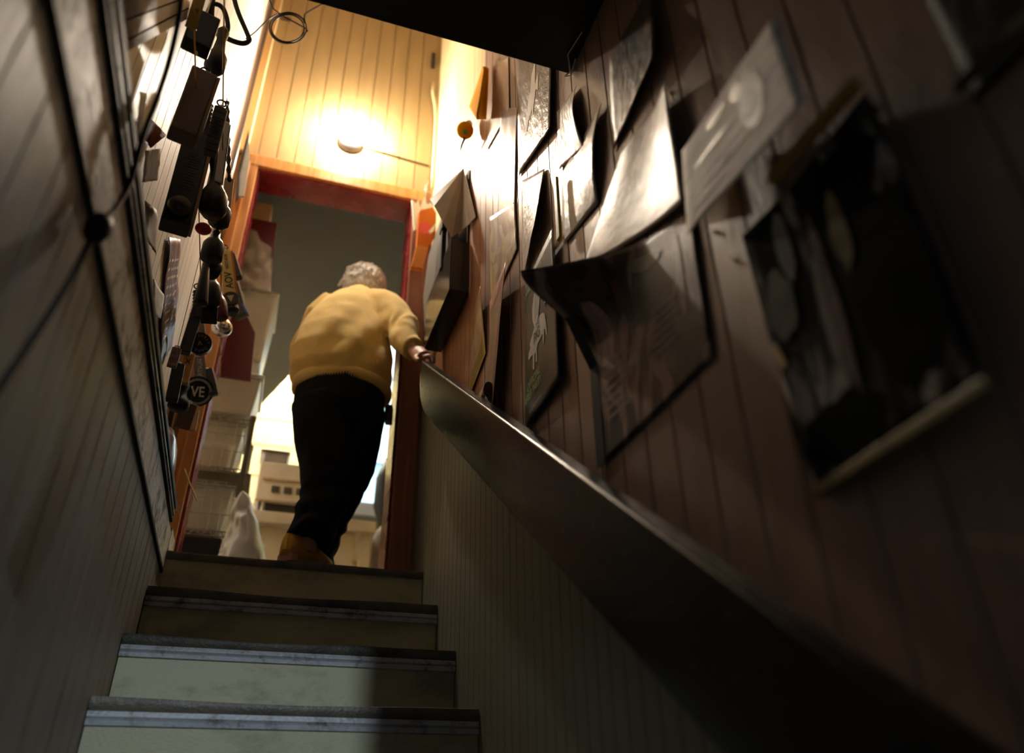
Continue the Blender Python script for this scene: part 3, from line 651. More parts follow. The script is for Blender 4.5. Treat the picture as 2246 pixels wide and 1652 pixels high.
for sd, (cu, cv, ru, rv, cc) in enumerate(((0.20, 0.60, 0.07, 0.20, (0.45, 0.3, 0.25)), (0.36, 0.52, 0.05, 0.14, (0.4, 0.26, 0.22)), (0.42, 0.72, 0.06, 0.12, (0.1, 0.03, 0.03)), (0.86, 0.62, 0.03, 0.26, (0.5, 0.42, 0.36)), (0.62, 0.86, 0.12, 0.05, (0.4, 0.34, 0.3)))):  # printed figures, plus pale blots painting the glare towards the top near edge
    obj('figure_glare_blot', poly_mesh(blot(cu, cv, ru, rv, 18, sd * 2.3), fnc, 0.0014), mat('figure_glare_ink_%s' % 'abcde'[sd], cc, 0.45, color2=tuple(c * 0.35 for c in cc), scale=9, stretch=(1, 3, 1)), p3)
rnd = random.Random(5)
for (u0, v0, n, ln) in ((0.14, 0.46, 7, 0.26), (0.60, 0.52, 6, 0.24)):
    for i in range(n):
        w = ''.join(rnd.choice('abcdefghilmnorstu ') for _ in range(16))
        # unreadable small print: rows of little strokes
        bm = bmesh.new()
        x = u0 + rnd.random() * 0.02
        while x < u0 + ln * (0.6 + 0.4 * rnd.random()):
            l = 0.008 + 0.012 * rnd.random(); vv = v0 - i * 0.048
            q = [fnc(x, vv), fnc(x + l, vv), fnc(x + l, vv + 0.017), fnc(x, vv + 0.017)]
            bm.faces.new([bm.verts.new(pp + Vector((-0.002, 0, 0))) for pp in q]); x += l + 0.005
        obj('small_print', bm, INK['pale'], p3)
# sheets that hang below the floor overhead
fn = wall_sheet(0, 0, 0, 0, 0.01, 0.012, 6.0, corners=((1.02, 1.255), (0.785, 1.27), (0.778, 1.5), (0.99, 1.52)), lift=lambda u, v: 0.02 * (1 - v) * u)
poster('scorched_sheet', 'brown and grey scorched sheet reaching up under the dark floor', 'sheet', fn, art('scorched_print', [(0.0, (0.02, 0.02, 0.022)), (0.4, (0.07, 0.065, 0.06)), (0.55, (0.2, 0.14, 0.08)), (0.75, (0.26, 0.24, 0.2))], 2.2, 0.4, (1, 0.7, 1), 7, 1.6, 7.7, 0.5), 12, 14)
fn = wall_sheet(0, 0, 0, 0, 0.008, 0.012, 11.0, corners=((1.31, 1.49), (1.15, 1.40), (1.163, 1.64), (1.30, 1.70)), lift=lambda u, v: 0.02 * u * u * abs(math.sin(v * 3)))
poster('buckled_sheet', 'narrow grey sheet buckled off the wall under the dark corner', 'sheet', fn, art('grey_wash_print', [(0.0, (0.2, 0.18, 0.16)), (0.5, (0.42, 0.38, 0.33)), (0.75, (0.55, 0.5, 0.44))], 2.5, 0.4, (1, 0.6, 1), 7, 1.0, 1.9, 0.5), 12, 14)
fn = wall_sheet(0, 0, 0, 0, 0.008, 0.012, 12.0, corners=((1.31, 1.235), (1.11, 1.19), (1.042, 1.435), (1.30, 1.46)), lift=lambda u, v: 0.018 * u * u * abs(math.sin(v * 3)))
pq = poster('buckled_sheet', 'white sheet buckled off the wall with yellow tape down one edge', 'sheet', fn, art('white_wash_print', [(0.0, (0.4, 0.37, 0.33)), (0.5, (0.55, 0.51, 0.46)), (0.75, (0.62, 0.58, 0.52))], 2.5, 0.35, (1, 0.6, 1), 7, 1.0, 4.9, 0.5), 14, 16)
obj('edge_tape', MB().box(XR - 0.024, XR - 0.016, 1.288, 1.308, 1.24, 1.44, 0.002), M['tape'], pq)
fn = wall_sheet(0, 0, 0, 0, 0.006, 0.01, 13.0, corners=((1.62, 1.77), (1.325, 1.66), (1.285, 1.92), (1.612, 2.35)), lift=lambda u, v: 0.012 * u)
pr = poster('torn_poster', 'dusty tan poster with a pale jagged tear below the dark corner', 'poster', fn, art('dusty_tan_print', [(0.0, (0.04, 0.03, 0.02)), (0.45, (0.09, 0.07, 0.045)), (0.7, (0.13, 0.1, 0.07))], 2.0, 0.35, (1, 1, 1), 8, 1.0, 2.4, 0.7))
obj('tear', poly_mesh([(0.25, 0.28), (0.31, 0.27), (0.42, 0.42), (0.40, 0.32), (0.47, 0.45), (0.5, 0.37), (0.60, 0.62), (0.66, 0.60), (0.68, 0.8), (0.58, 0.68), (0.60, 0.95), (0.48, 0.78), (0.45, 0.62), (0.38, 0.55)], fn), mat('bare_paper', (0.62, 0.5, 0.34), 0.6), pr)
fn = wall_sheet(0, 0, 0, 0, 0.006, 0.008, 14.0, corners=((1.86, 1.57), (1.68, 1.53), (1.62, 2.09), (1.80, 2.29)))
poster('mauve_poster', 'washed out mauve and white tall poster in the bulb glare', 'poster', fn, art('mauve_print', [(0.0, (0.45, 0.36, 0.4)), (0.5, (0.6, 0.55, 0.55)), (0.75, (0.5, 0.3, 0.3))], 1.6, 0.3, (1, 0.5, 1), 6, 1.0, 3.9))
fn = wall_sheet(0, 0, 0, 0, 0.006, 0.008, 15.0, corners=((1.975, 2.25), (1.70, 2.17), (1.70, 2.46), (1.83, 2.60)))
poster('pink_paper', 'faded pink and yellow paper strip near the yellow pennant', 'paper', fn, art('pink_print', [(0.0, (0.6, 0.35, 0.28)), (0.5, (0.65, 0.5, 0.38)), (0.75, (0.65, 0.5, 0.2))], 2.0, 0.4, (1, 0.5, 1), 6, 1.0, 5.9))
fn = wall_sheet(0, 0, 0, 0, 0.008, 0.008, 16.0, corners=((1.91, 1.47), (1.65, 1.5), (1.66, 1.70), (1.94, 1.88)))
poster('flower_poster', 'poster with a blurred golden flower pattern above the red bordered poster', 'poster', fn, art('flower_print', [(0.0, (0.06, 0.03, 0.03)), (0.38, (0.25, 0.17, 0.11)), (0.5, (0.45, 0.33, 0.1)), (0.62, (0.5, 0.4, 0.28)), (0.75, (0.16, 0.2, 0.08)), (0.9, (0.4, 0.05, 0.04))], 4.0, 0.4, (1, 1, 1), 5, 1.0, 6.6))
fn = wall_sheet(0, 0, 0, 0, 0.008, 0.012, 17.0, corners=((1.60, 1.35), (1.42, 1.40), (1.405, 1.59), (1.60, 1.73)), lift=lambda u, v: 0.03 * u * (1 - v))
poster('dusty_paper', 'dusty cream paper with a curled edge above the winged pig poster', 'paper', fn, art('dusty_cream_print', [(0.0, (0.3, 0.23, 0.16)), (0.5, (0.5, 0.42, 0.33)), (0.75, (0.58, 0.5, 0.42))], 2.4, 0.4, (1, 1, 1), 8, 1.0, 8.2, 0.6))
# red bordered poster reading PORTLAND
fn = wall_sheet(0, 0, 0, 0, 0.012, 0.005, 18.0, corners=((1.925, 1.06), (1.80, 1.04), (1.665, 1.46), (1.927, 1.50)), lift=lambda u, v: 0.03 * u)
pp = poster('red_bordered_poster', 'red bordered poster headed PORTLAND over a dim illustration', 'poster', fn, mat('dull_red_print', (0.34, 0.12, 0.08), 0.42, scale=20, coord='UV'))
obj('illustration', poly_mesh([(0.12, 0.08), (0.86, 0.08), (0.86, 0.82), (0.12, 0.82)], fn, 0.001), art('illustration_print', [(0.0, (0.1, 0.06, 0.03)), (0.5, (0.22, 0.17, 0.09)), (0.7, (0.4, 0.3, 0.16))], 9.0, 0.45), pp)
obj('lettering', text_mesh('PORTLAND', fn, 0.07, 0.875, 0.085, 0.62, squash=0.82, off=0.0025), INK['cream'], pp)
for i in range(6): obj('line_pattern', poly_mesh([(0.2, 0.18 + i * 0.045), (0.75, 0.30 + i * 0.045), (0.75, 0.31 + i * 0.045), (0.2, 0.19 + i * 0.045)], fn, 0.0025), INK['cream'], pp)
# poster with the winged pig
fng = wall_sheet(0, 0, 0, 0, 0.012, 0.004, 19.0, corners=((1.615, 0.875), (1.350, 0.875), (1.345, 1.315), (1.592, 1.315)), lift=lambda u, v: 0.012 * u)
pg = poster('winged_pig_poster', 'black poster with a white winged pig and green OFFICIAL PARTY lettering', 'poster', fng, mat('charcoal_print', (0.045, 0.042, 0.038), 0.36, var=0.3, scale=5, coord='UV'))
ASP = 0.26 / 0.44
pig = [(0.16, 0.46), (0.22, 0.475), (0.20, 0.51), (0.27, 0.535), (0.34, 0.56), (0.44, 0.575), (0.55, 0.575), (0.63, 0.56), (0.69, 0.53), (0.705, 0.49), (0.72, 0.45), (0.735, 0.37), (0.70, 0.385), (0.685, 0.43), (0.66, 0.44), (0.64, 0.35), (0.605, 0.365), (0.61, 0.43), (0.55, 0.425), (0.45, 0.42), (0.42, 0.40), (0.43, 0.31), (0.395, 0.32), (0.385, 0.39), (0.35, 0.385), (0.34, 0.29), (0.305, 0.30), (0.30, 0.40), (0.25, 0.41), (0.17, 0.405), (0.145, 0.43)]
obj('printed_pig', poly_mesh(pig, fng), INK['white'], pg, label='white winged pig print')
wing = [(0.36, 0.56), (0.30, 0.64), (0.30, 0.72), (0.36, 0.79), (0.44, 0.84), (0.53, 0.865), (0.56, 0.82), (0.555, 0.74), (0.53, 0.66), (0.49, 0.59)]
obj('printed_wing', poly_mesh(wing, fng), INK['white'], pg)
for k in range(4): obj('wing_line', poly_mesh([(0.38 + k * 0.035, 0.6), (0.386 + k * 0.035, 0.6), (0.41 + k * 0.035, 0.78), (0.404 + k * 0.035, 0.78)], fng, 0.0024), M['matte'], pg)
tl = MB(); tl.tube([fng(0.69 + 0.03 * math.cos(t * 0.6) + 0.012 * t / 2, 0.565 + 0.02 * math.sin(t * 0.6) + 0.006 * t) + Vector((-0.002, 0, 0)) for t in range(10)], 0.0012, 5); obj('printed_tail', tl, INK['white'], pg)
obj('lettering', text_mesh('PIG', fng, 0.33, 0.455, 0.10, ASP, squash=0.8, off=0.0026), M['matte'], pg)
obj('lettering', text_mesh('THE', fng, 0.40, 0.535, 0.045, ASP, squash=0.9, off=0.0026), M['matte'], pg)
obj('lettering', text_mesh('OFFICIAL', fng, 0.10, 0.215, 0.075, ASP, squash=0.78), INK['green'], pg, label='green lettering')
obj('lettering', text_mesh('AFTER PARTY', fng, -0.01 + 0.02, 0.15, 0.075, ASP, squash=0.68), INK['green'], pg)
obj('lettering', text_mesh('HWAY 5 OC', fng, 0.06, 0.875, 0.075, ASP, squash=0.8), INK['green'], pg)
obj('lettering', text_mesh('www.theprbet.com', fng, 0.16, 0.062, 0.036, ASP, squash=0.75), INK['pale'], pg)
obj('printed_star', poly_mesh([(0.04 + 0.03 * (1 if k % 2 else 0.5) * math.cos(k * 0.628), 0.66 + 0.02 * (1 if k % 2 else 0.5) * math.sin(k * 0.628)) for k in range(10)], fng), INK['red'], pg)
# smaller papers near the rail end
fn = wall_sheet(0, 0, 0, 0, 0.008, 0.01, 21.0, corners=((2.17, 1.27), (1.97, 1.33), (1.975, 1.6), (2.13, 1.58)), lift=lambda u, v: 0.02 * u * v)
py_ = poster('yellow_edged_poster', 'small poster with a lined yellow lower border near the rail end', 'poster', fn, art('warm_photo_print', [(0.0, (0.1, 0.04, 0.02)), (0.45, (0.28, 0.15, 0.07)), (0.6, (0.35, 0.2, 0.16)), (0.8, (0.5, 0.38, 0.2))], 3.0, 0.3, seed=4.4))
obj('yellow_border', poly_mesh([(0.0, 0.0), (1.0, 0.0), (1.0, 0.33), (0.0, 0.22)], fn), mat('lined_yellow_print', (0.45, 0.28, 0.03), 0.45), py_)
for i in range(4): obj('printed_line', poly_mesh([(0.1, 0.04 + i * 0.05), (0.9, 0.06 + i * 0.06), (0.9, 0.075 + i * 0.06), (0.1, 0.055 + i * 0.05)], fn, 0.0026), INK['gold'], py_)
def roll(u, v):
    t = v * 3.9
    return Vector((XR - 0.010 - 0.02 * (1 - math.cos(t)), 1.90 - 0.07 * u + 0.01 * v, 1.075 + 0.045 * math.sin(t) + 0.05 * v))
sheet_obj('curled_scrap', roll, 6, 18, art('scrap_print', [(0.0, (0.2, 0.13, 0.08)), (0.6, (0.45, 0.33, 0.2))], 3.0, 0.4), None, 'small curled paper scrap just above the handrail', 'paper', G)
# clear brochure holder
bh = thing('brochure_holder', (XR - 0.05, 2.45, 1.75), 'smoky plastic brochure holder full of grey leaflets', 'brochure holder', G)
def pt(u, v, x): return on_x(u, v, x)
xh0, xh1 = XR - 0.005, XR - 0.075
obj('back_plate', MB().box(xh0 - 0.004, xh0, 2.22, 2.66, 1.80, 2.42, 0.002), mat('smoky_plastic', (0.03, 0.026, 0.022), 0.15, trans=0.3), bh)
obj('front_pocket', MB().box(xh1 - 0.004, xh1, 2.2, 2.62, 1.74, 1.98, 0.002).box(xh1, xh0, 2.2, 2.206, 1.74, 1.98).box(xh1, xh0, 2.614, 2.62, 1.74, 1.98).box(xh1, xh0, 2.2, 2.62, 1.736, 1.742), MATS['smoky_plastic'], bh)
leaf = MB()
leaf.prism([(xh1 + 0.02, 2.60, 1.745), (xh1 + 0.02, 2.30, 1.745), (xh1 + 0.02, 2.30, 2.18), (xh1 + 0.02, 2.56, 2.24), (xh1 + 0.02, 2.60, 2.1)], (0.03, 0, 0))
obj('leaflet', leaf, mat('grey_leaflet', (0.085, 0.08, 0.08), 0.5), None, 'grey leaflets standing in the smoky holder', 'leaflet')
obj('clip_handle', MB().box(xh1 - 0.01, xh1 + 0.01, 2.34, 2.37, 1.95, 2.17, 0.004).box(xh1 - 0.014, xh1 + 0.014, 2.33, 2.38, 2.15, 2.2, 0.006), M['matte'], bh)
obj('grey_board', MB().prism([pt(968, 480, 0.545), pt(940, 560, 0.545), pt(928, 650, 0.545), pt(932, 738, 0.545), pt(966, 640, 0.545), pt(966, 540, 0.545)], (0.012, 0, 0)), mat('grey_board_paint', (0.13, 0.125, 0.12), 0.55), None, 'grey board hung between the orange packet and the brochure holder', 'board', G)
# folded paper cone
cone = MB(); tip = on_y(1017, 368, 2.27)
ring = [(943, 437, 2.32), (952, 452, 2.26), (972, 488, 2.22), (992, 520, 2.2), (1012, 505, 2.22), (1028, 492, 2.17), (1043, 476, 2.10), (1030, 470, 2.28), (985, 455, 2.38)]
tv = cone.bm.verts.new(tip); rv = [cone.bm.verts.new(on_y(u, v, y)) for u, v, y in ring]
for i in range(len(rv)): cone.bm.faces.new((tv, rv[i], rv[(i + 1) % len(rv)]))
o = obj('paper_cone', cone, mat('brown_grey_paper', (0.35, 0.3, 0.24), 0.55, scale=12), None, 'folded grey paper cone hanging over the brochure holder', 'paper', G)
o.modifiers.new('thickness', 'SOLIDIFY').thickness = 0.002
# orange packet by the door casing
ob = thing('orange_packet', on_x(920, 590, 0.5), 'orange card packet with a red spot hung by the door casing', 'packet', G)
yo = 2.9
def quadp(pts, y, dy): return MB().prism([on_y(u, v, y) for u, v in pts], (0, dy, 0))
obj('packet_front', quadp([(920, 462), (950, 454), (962, 480), (952, 520), (940, 543), (914, 537)], yo, 0.03), M['orange'], ob)
obj('packet_base', quadp([(914, 537), (940, 543), (928, 588), (902, 583)], yo, 0.03), mat('packet_base_card', (0.55, 0.2, 0.03), 0.6), ob)  # slightly lighter orange than the packet front
obj('red_spot', quadp([(930 + 2 + 14 * math.cos(k * 0.5236), 502 + 14 * math.sin(k * 0.5236)) for k in range(12)], yo - 0.0015, 0.002), M['redp'], ob)
obj('white_patch', quadp([(940, 508), (957, 488), (951, 507), (944, 513)], yo - 0.003, 0.003), M['white'], ob)  # small white shape on the packet front
obj('white_tie', quadp([(903, 437), (912, 446), (918, 436), (922, 462), (916, 470), (913, 503), (908, 505)], yo - 0.002, 0.01).prism([on_y(u, v, yo) for u, v in ((920, 460), (925, 445), (932, 430), (936, 448), (946, 445), (950, 455))], (0, 0.006, 0)), M['white'], ob)
obj('hanging_hook', MB().tube([on_y(u, v, yo) for u, v in ((933, 432), (934, 410), (940, 395), (948, 398), (950, 410))], 0.003, 6), M['metal'], ob, smooth=True)
# yellow pennant and cap
yp = thing('yellow_pennant', on_x(1040, 290, 0.56), 'curved yellow pennant hanging point up high on the wall', 'pennant', G)
def pen(u, v):
    # u 0 = outer edge, 0.5 = fold, 1 = edge on the wall; v 0 = top, 1 = bottom
    edges = (((1059, 146, 0.555), (1045, 190, 0.54), (1029, 234, 0.53)), ((1062, 146, 0.545), (1056, 205, 0.505), (1046, 262, 0.50)), ((1072, 150, 0.578), (1071, 205, 0.576), (1066, 262, 0.574)))
    row = []
    for e in edges:
        a, b_, c_ = [on_x(*q) for q in e]
        row.append(a * (1 - v) ** 2 + b_ * 2 * v * (1 - v) + c_ * v * v)
    return row[0].lerp(row[1], u * 2) if u < 0.5 else row[1].lerp(row[2], u * 2 - 1)
pn = sheet_obj('pennant_cloth', pen, 12, 14, M['yel'], yp, thick=0.002)
cp = thing('yellow_hat', on_x(1022, 280, 0.53), 'small round yellow cap with a green mark on a black cord', 'cap', G)
cc = on_x(1020, 286, 0.53); rr = px_size(cc, 19)
obj('cap_body', MB().ball(cc, rr, 1.0, 0.9, 1.15, 3), M['yel'], cp, smooth=True)
obj('cap_mark', MB().lathe(cc + Vector((-0.05, -0.5, -0.86)).normalized() * rr * 0.98, (-0.05, -0.5, -0.86), [(0.001, 0), (rr * 0.3, 0), (rr * 0.3, 0.004), (0.001, 0.004)], 12), INK['green'], cp)
obj('cap_cord', MB().tube([cc + Vector((0, 0, -rr)), on_x(1012, 318, 0.53), on_x(1009, 333, 0.53)], [0.008, 0.006, 0.002], 6), M['black'], cp)
obj('cap_collar', MB().lathe(cc + Vector((0.01, 0.02, rr * 0.8)), (0.25, 0.1, 1), [(0.001, 0), (rr * 0.7, 0), (rr * 0.45, 0.05), (rr * 0.3, 0.06), (0.001, 0.06)], 14), M['white'], cp, smooth=True)
# string at the corner of the floor overhead
obj('white_string', MB().tube([(XR - 0.006, 1.2, SOF_Z - 0.004), (XR - 0.02, 1.196, SOF_Z - 0.03), (XR - 0.012, 1.18, SOF_Z - 0.045), (XR - 0.004, 1.16, SOF_Z + 0.0)], 0.0022, 5).tube([(XR - 0.012, 1.18, SOF_Z - 0.045), (XR - 0.03, 1.15, SOF_Z - 0.006), (XR - 0.02, 1.08, SOF_Z - 0.006)], 0.0018, 5), M['white'], None, 'frayed white string tied at the dark floor corner', 'string')
for i, (y, z) in enumerate(((0.69, 1.02), (0.74, 1.23), (0.80, 1.18), (1.25, 1.12), (0.72, 0.72), (1.33, 1.05), (1.31, 0.99), (0.75, 0.80))):
    obj('tape_scrap', MB().obox(Vector((XR - 0.003, y, z)), Vector((0, 0.6, 0.8)), Vector((1, 0, 0)), Vector((0, -0.8, 0.6)), 0.008 + 0.003 * (i % 3), 0.001, 0.003), M['tan'] if i % 2 else M['tape'], None, 'torn bit of old tape stuck on the brown boards', 'tape', 'tape scraps on the brown boards')

# ------------------------------------------------------------------ tap handles on two wires along the ledge
WA, WB = -0.34, -0.27
WIRE_Z = {WA: on_x(436, 450, WA).z, WB: on_x(490, 150, WB).z}
for x in (WA, WB):
    k = WIRE_Z[x]
    obj('hanging_wire', MB().tube([(x, -1.602, k), (x, 2.9, k), (-0.31, 2.982, k)], 0.0022, 6), M['brass'], None, 'taut wire carrying the tap handles nearer the wall' if x == WA else 'taut wire carrying the tap handles nearer the stairs', 'wire')
TG = 'tap handles hanging along the ledge'
def frame_at(x, top, bot):
    mid = ((top[0] + bot[0]) / 2, (top[1] + bot[1]) / 2)
    y = min(on_x(*mid, x).y, 2.82); T, B = on_y(*top, y), on_y(*bot, y)
    az = (T - B).normalized(); tc = -((T + B) / 2).normalized()
    s = az.cross(tc).normalized(); dd = s.cross(az).normalized()
    assert dd.dot(tc) > 0
    return T, B, az, s, dd
def hang(t, x, T, az):
    w = V3((x, min(T.y, 2.88), WIRE_Z[x])); obj('hanging_string', MB().tube([T, T + az * 0.012, (T + w) / 2 + V3((0, 0, 0.004)), w], 0.001, 5), M['rubber'], t)
V3 = Vector
def eyelet(t, T, az, s, r=0.011):
    obj('eyelet', MB().torus(T + az * (r + 0.012), s.cross(az), r, 0.0025, 16, 6).tube([T - az * 0.004, T + az * 0.014], 0.004, 6), M['black'], t, smooth=True)
def block_tap(label, x, top, bot, w, m, side=None, dw=0.7, bev=0.004, taper=1.0, ring=True, name='beer_tap', cat='tap handle', yaw=0.0):
    T, B, az, s, dd = frame_at(x, top, bot)
    C = (T + B) / 2; h = (T - B).length / 2; hw = px_size(C, w) / 2
    if yaw:
        q = Matrix.Rotation(yaw, 3, az); s = q @ s; dd = q @ dd
    t = thing(name, B, label, cat, TG)
    obj('handle_body', MB().obox(C, s, dd, az, hw, hw * dw, h, bev, taper), m, t)
    if side: obj('side_facing', MB().obox(C + s * (hw * 1.1), s, dd, az, hw * 0.12, hw * dw * 1.02, h * 0.95, 0.0005), side, t)
    obj('ferrule', MB().lathe(T - az * 0.004, az, [(0.001, 0), (0.008, 0), (0.008, 0.012), (0.001, 0.012)], 12), M['metal'], t)
    if ring: eyelet(t, T, az, s)
    hang(t, x, T, az)
    return t, C, az, s, dd, hw, h
def lathe_tap(label, x, top, bot, w, m, prof, ring=True, name='beer_tap', shaft=None):
    T, B, az, s, dd = frame_at(x, top, bot); L = (T - B).length; r = px_size((T + B) / 2, w) / 2
    t = thing(name, B, label, 'tap handle', TG)
    obj('handle_body', MB().lathe(B, az, [(max(0.0005, a * r), b * L) for a, b in prof], 20), m, t, smooth=True)
    if ring: eyelet(t, T, az, s)
    hang(t, x, T, az)
    return t, (T + B) / 2, az, s, dd, r, L
def disc(t, C, n, r, thick, m, name='badge'):
    return obj(name, MB().lathe(C, n, [(0.0005, 0), (r, 0), (r * 1.03, thick * 0.3), (r, thick), (0.0005, thick)], 28), m, t)
def letters(t, txt, C, ex, ey, n, size, m, squash=1.0, name='lettering'):
    bm = text_mesh(txt, lambda u, v: Vector((u, v, 0)), 0, -size * 0.35, size, 1.0, center=True, off=0, squash=squash)
    for v in bm.verts: v.co = C + ex * v.co.x + ey * v.co.y + n * 0.001
    return obj(name, bm, m, t)
CLUB = [(0.0, 0), (0.7, 0.02), (1.0, 0.1), (1.0, 0.3), (0.6, 0.45), (0.45, 0.7), (0.6, 0.9), (0.3, 0.99), (0, 1)]
BOTTLE = [(0, 0), (0.8, 0.0), (1, 0.04), (1, 0.5), (0.8, 0.62), (0.45, 0.75), (0.42, 0.95), (0, 1)]
CONE = [(0, 0), (0.95, 0.01), (1, 0.05), (0.55, 0.95), (0.4, 1), (0, 1)]
TWIST = [(0, 0)] + [(0.75 + 0.25 * math.cos(i * math.pi), 0.02 + i * 0.06) for i in range(17)] + [(0, 1)]
brownblk = mat('dark_walnut', (0.2, 0.13, 0.085), 0.4, stretch=(12, 12, 1))
t, *_ = block_tap('angular black tap handle at the near end of the wire', WA, (452, 40), (428, 108), 58, M['black'], dw=0.6, bev=0.006, ring=False)
lathe_tap('black bottle shaped tap handle beside the angular one', WA, (492, 62), (468, 158), 44, M['black'], CLUB, ring=False)
t, C, az, s, dd, hw, h = block_tap('flat yellow key shaped tag at the near end of the wire', WA, (440, -10), (418, 62), 24, M['yelpaper'], dw=0.15, ring=False, name='key_tag', cat='tag')
letters(t, '25', C + dd * hw * 0.17, az, -s, dd, hw * 1.1, INK['black'])
block_tap('plain chunky dark brown wooden tap handle with a big ring', WA, (446, 168), (398, 303), 56, brownblk, M['tan'], dw=0.75, bev=0.005)
t, C, az, s, dd, hw, h = block_tap('long black tap handle with pale edges and an oval knob', WA, (432, 308), (382, 500), 58, M['black'], M['tan'], dw=0.8, ring=False)
obj('oval_knob', MB().lathe(C - az * h * 0.72 + dd * hw * 0.8, dd, [(0.0005, 0), (hw * 0.75, 0), (hw * 0.85, 0.008), (hw * 0.7, 0.02), (0.0005, 0.024)], 24), M['darkwood'], t, smooth=True)
for k in range(14): obj('printed_line', MB().obox(C + az * (h * 0.5 - k * h * 0.06) + dd * (hw * 0.8 + 0.0006) + s * hw * 0.1, s, dd, az, hw * (0.25 + 0.15 * ((k * 7) % 3)), 0.0004, h * 0.012), mat('dark_grey_ink', (0.03, 0.03, 0.035), 0.5), t)
t, C, az, s, dd, hw, h = block_tap('slim grey tap handle covered in lettered tiles', WB, (483, 240), (459, 338), 26, mat('grey_tile_print', (0.1, 0.09, 0.085), 0.5), M['tan'], dw=0.8)
for k in range(7):
    z = h * (0.85 - k * 0.28)
    obj('tile_gap', MB().obox(C + az * (z - h * 0.14) + dd * (hw * 0.8), s, dd, az, hw * 0.95, 0.0008, 0.001), M['matte'], t)
letters(t, 'SHEIK', C + dd * (hw * 0.8), -az, s, dd, hw * 1.5, M['matte'])
lathe_tap('black club shaped tap handle with a glossy head', WB, (478, 338), (465, 475), 58, M['black'], CLUB, ring=False)
block_tap('whitewashed slab tap handle beside the club shaped one', WB, (496, 275), (478, 405), 16, M['white'], M['darkwood'], dw=1.2, ring=False)
lathe_tap('dark twisted tap handle hanging above the whitewashed slab', WB, (498, 222), (503, 400), 12, M['darkwood'], TWIST, ring=False)
lathe_tap('short dark ribbed tap handle behind the plain brown block', WA, (458, 232), (450, 310), 22, M['darkwood'], TWIST, ring=False)
block_tap('small pale ribbed wooden tap handle near the red knob', WB, (503, 395), (494, 468), 20, M['tan'], ring=False)
lathe_tap('glossy black hooked tap handle under the pale ribbed one', WB, (494, 440), (478, 492), 44, M['black'], BOTTLE, ring=False)
t = thing('tap_knob', on_x(446, 502, WA), 'bright red round knob among the black handles', 'knob', TG)
c = on_x(446, 502, WB); obj('knob_ball', MB().ball(c, px_size(c, 16), 1.1, 1, 0.8, 3), M['redp'], t, smooth=True)
lathe_tap('squat black tap handle below the red knob', WB, (476, 508), (462, 570), 46, M['black'], BOTTLE)
t, C, az, s, dd, r, L = lathe_tap('black ball ended tap handle touching the yellow one', WB, (470, 552), (463, 610), 42, M['black'], [(0, 0), (0.6, 0.06), (1, 0.3), (1, 0.5), (0.6, 0.75), (0.3, 0.85), (0.3, 1), (0, 1)], ring=False)
# yellow handle with letters
t, C, az, s, dd, hw, h = block_tap('long yellow tap handle with black letters and a black disc', WB, (494, 553), (508, 672), 26, mat('mustard_lacquer', (0.55, 0.4, 0.1), 0.4, var=0.1), M['orange'], dw=0.7)
letters(t, 'AOV', C + dd * hw * 0.7 - az * h * 0.15, az, -s, dd, hw * 1.7, M['matte'], 0.95)
letters(t, 'NOT-FOR', C + dd * hw * 0.7 + az * h * 0.55, az, -s, dd, hw * 0.7, M['matte'], 1.0)
bd = disc(t, C - az * h * 0.86 + dd * hw * 0.72, dd, hw * 1.3, 0.012, M['black'])
cc = C - az * h * 0.86 + dd * (hw * 0.72 + 0.0125)
obj('badge_arrow', MB().prism([cc + s * hw * 0.55 + az * hw * 0.5, cc - s * hw * 0.55 + az * hw * 0.5, cc - az * hw * 0.8], dd * 0.001), INK['cream'], bd)
obj('handle_tip', MB().lathe(C - az * h * 1.0, -az, [(0.0005, 0), (hw * 1.1, 0), (hw * 1.2, 0.02), (hw * 0.8, 0.035), (0.0005, 0.036)], 16), M['black'], t)
block_tap('black and white striped block tap handle behind the yellow one', WB, (506, 560), (522, 612), 18, M['black'], M['white'], ring=False, dw=0.9)
block_tap('black tap handle with a white edge and pointed end', WB, (514, 622), (532, 682), 16, M['black'], M['white'], ring=False, taper=0.7)
block_tap('stubby black tap handle with a blue end', WB, (520, 676), (530, 696), 26, M['black'], M['blue'], ring=False)
t, C, az, s, dd, r, L = lathe_tap('maroon tap handle ending in a chrome ball', WB, (480, 632), (485, 700), 30, M['maroon'], BOTTLE, ring=False)
c = on_x(487, 718, WB); obj('chrome_ball', MB().ball(c, px_size(c, 22), sub=4), M['chrome'], t, smooth=True)
block_tap('thin long black tap handle along the door casing', WA, (436, 672), (404, 775), 24, M['black'], dw=0.8, ring=False)
t, C, az, s, dd, hw, h = block_tap('dark brown tap handle with a white edge and a round lettered badge', WA, (430, 690), (440, 765), 26, brownblk, M['white'], ring=False)
bd = disc(t, C - az * h * 0.95 + dd * hw * 0.8, (dd - az * 0.3).normalized(), px_size(C, 24), 0.03, M['black'])
nn = (dd - az * 0.3).normalized(); cc = C - az * h * 0.95 + dd * hw * 0.8 + nn * 0.031; ey = (az - nn * az.dot(nn)).normalized(); ex = ey.cross(nn).normalized()
for k, chx in enumerate('SURLY DARK RYE '):
    if chx == ' ': continue
    an = math.pi / 2 - k * 2 * math.pi / 15; e1 = ex * math.cos(an) + ey * math.sin(an); e2 = ex * math.sin(an) - ey * math.cos(an)
    letters(t, chx, cc + e1 * px_size(C, 17), e2, e1, nn, px_size(C, 8), INK['pale'], name='badge_letter')
letters(t, 'A', cc, ex, ey, nn, px_size(C, 14), INK['pale'], name='badge_letter')
t, *_ = lathe_tap('spiral chain wound handle over the lettered badge', WA, (433, 640), (432, 700), 20, M['darkwood'], TWIST)
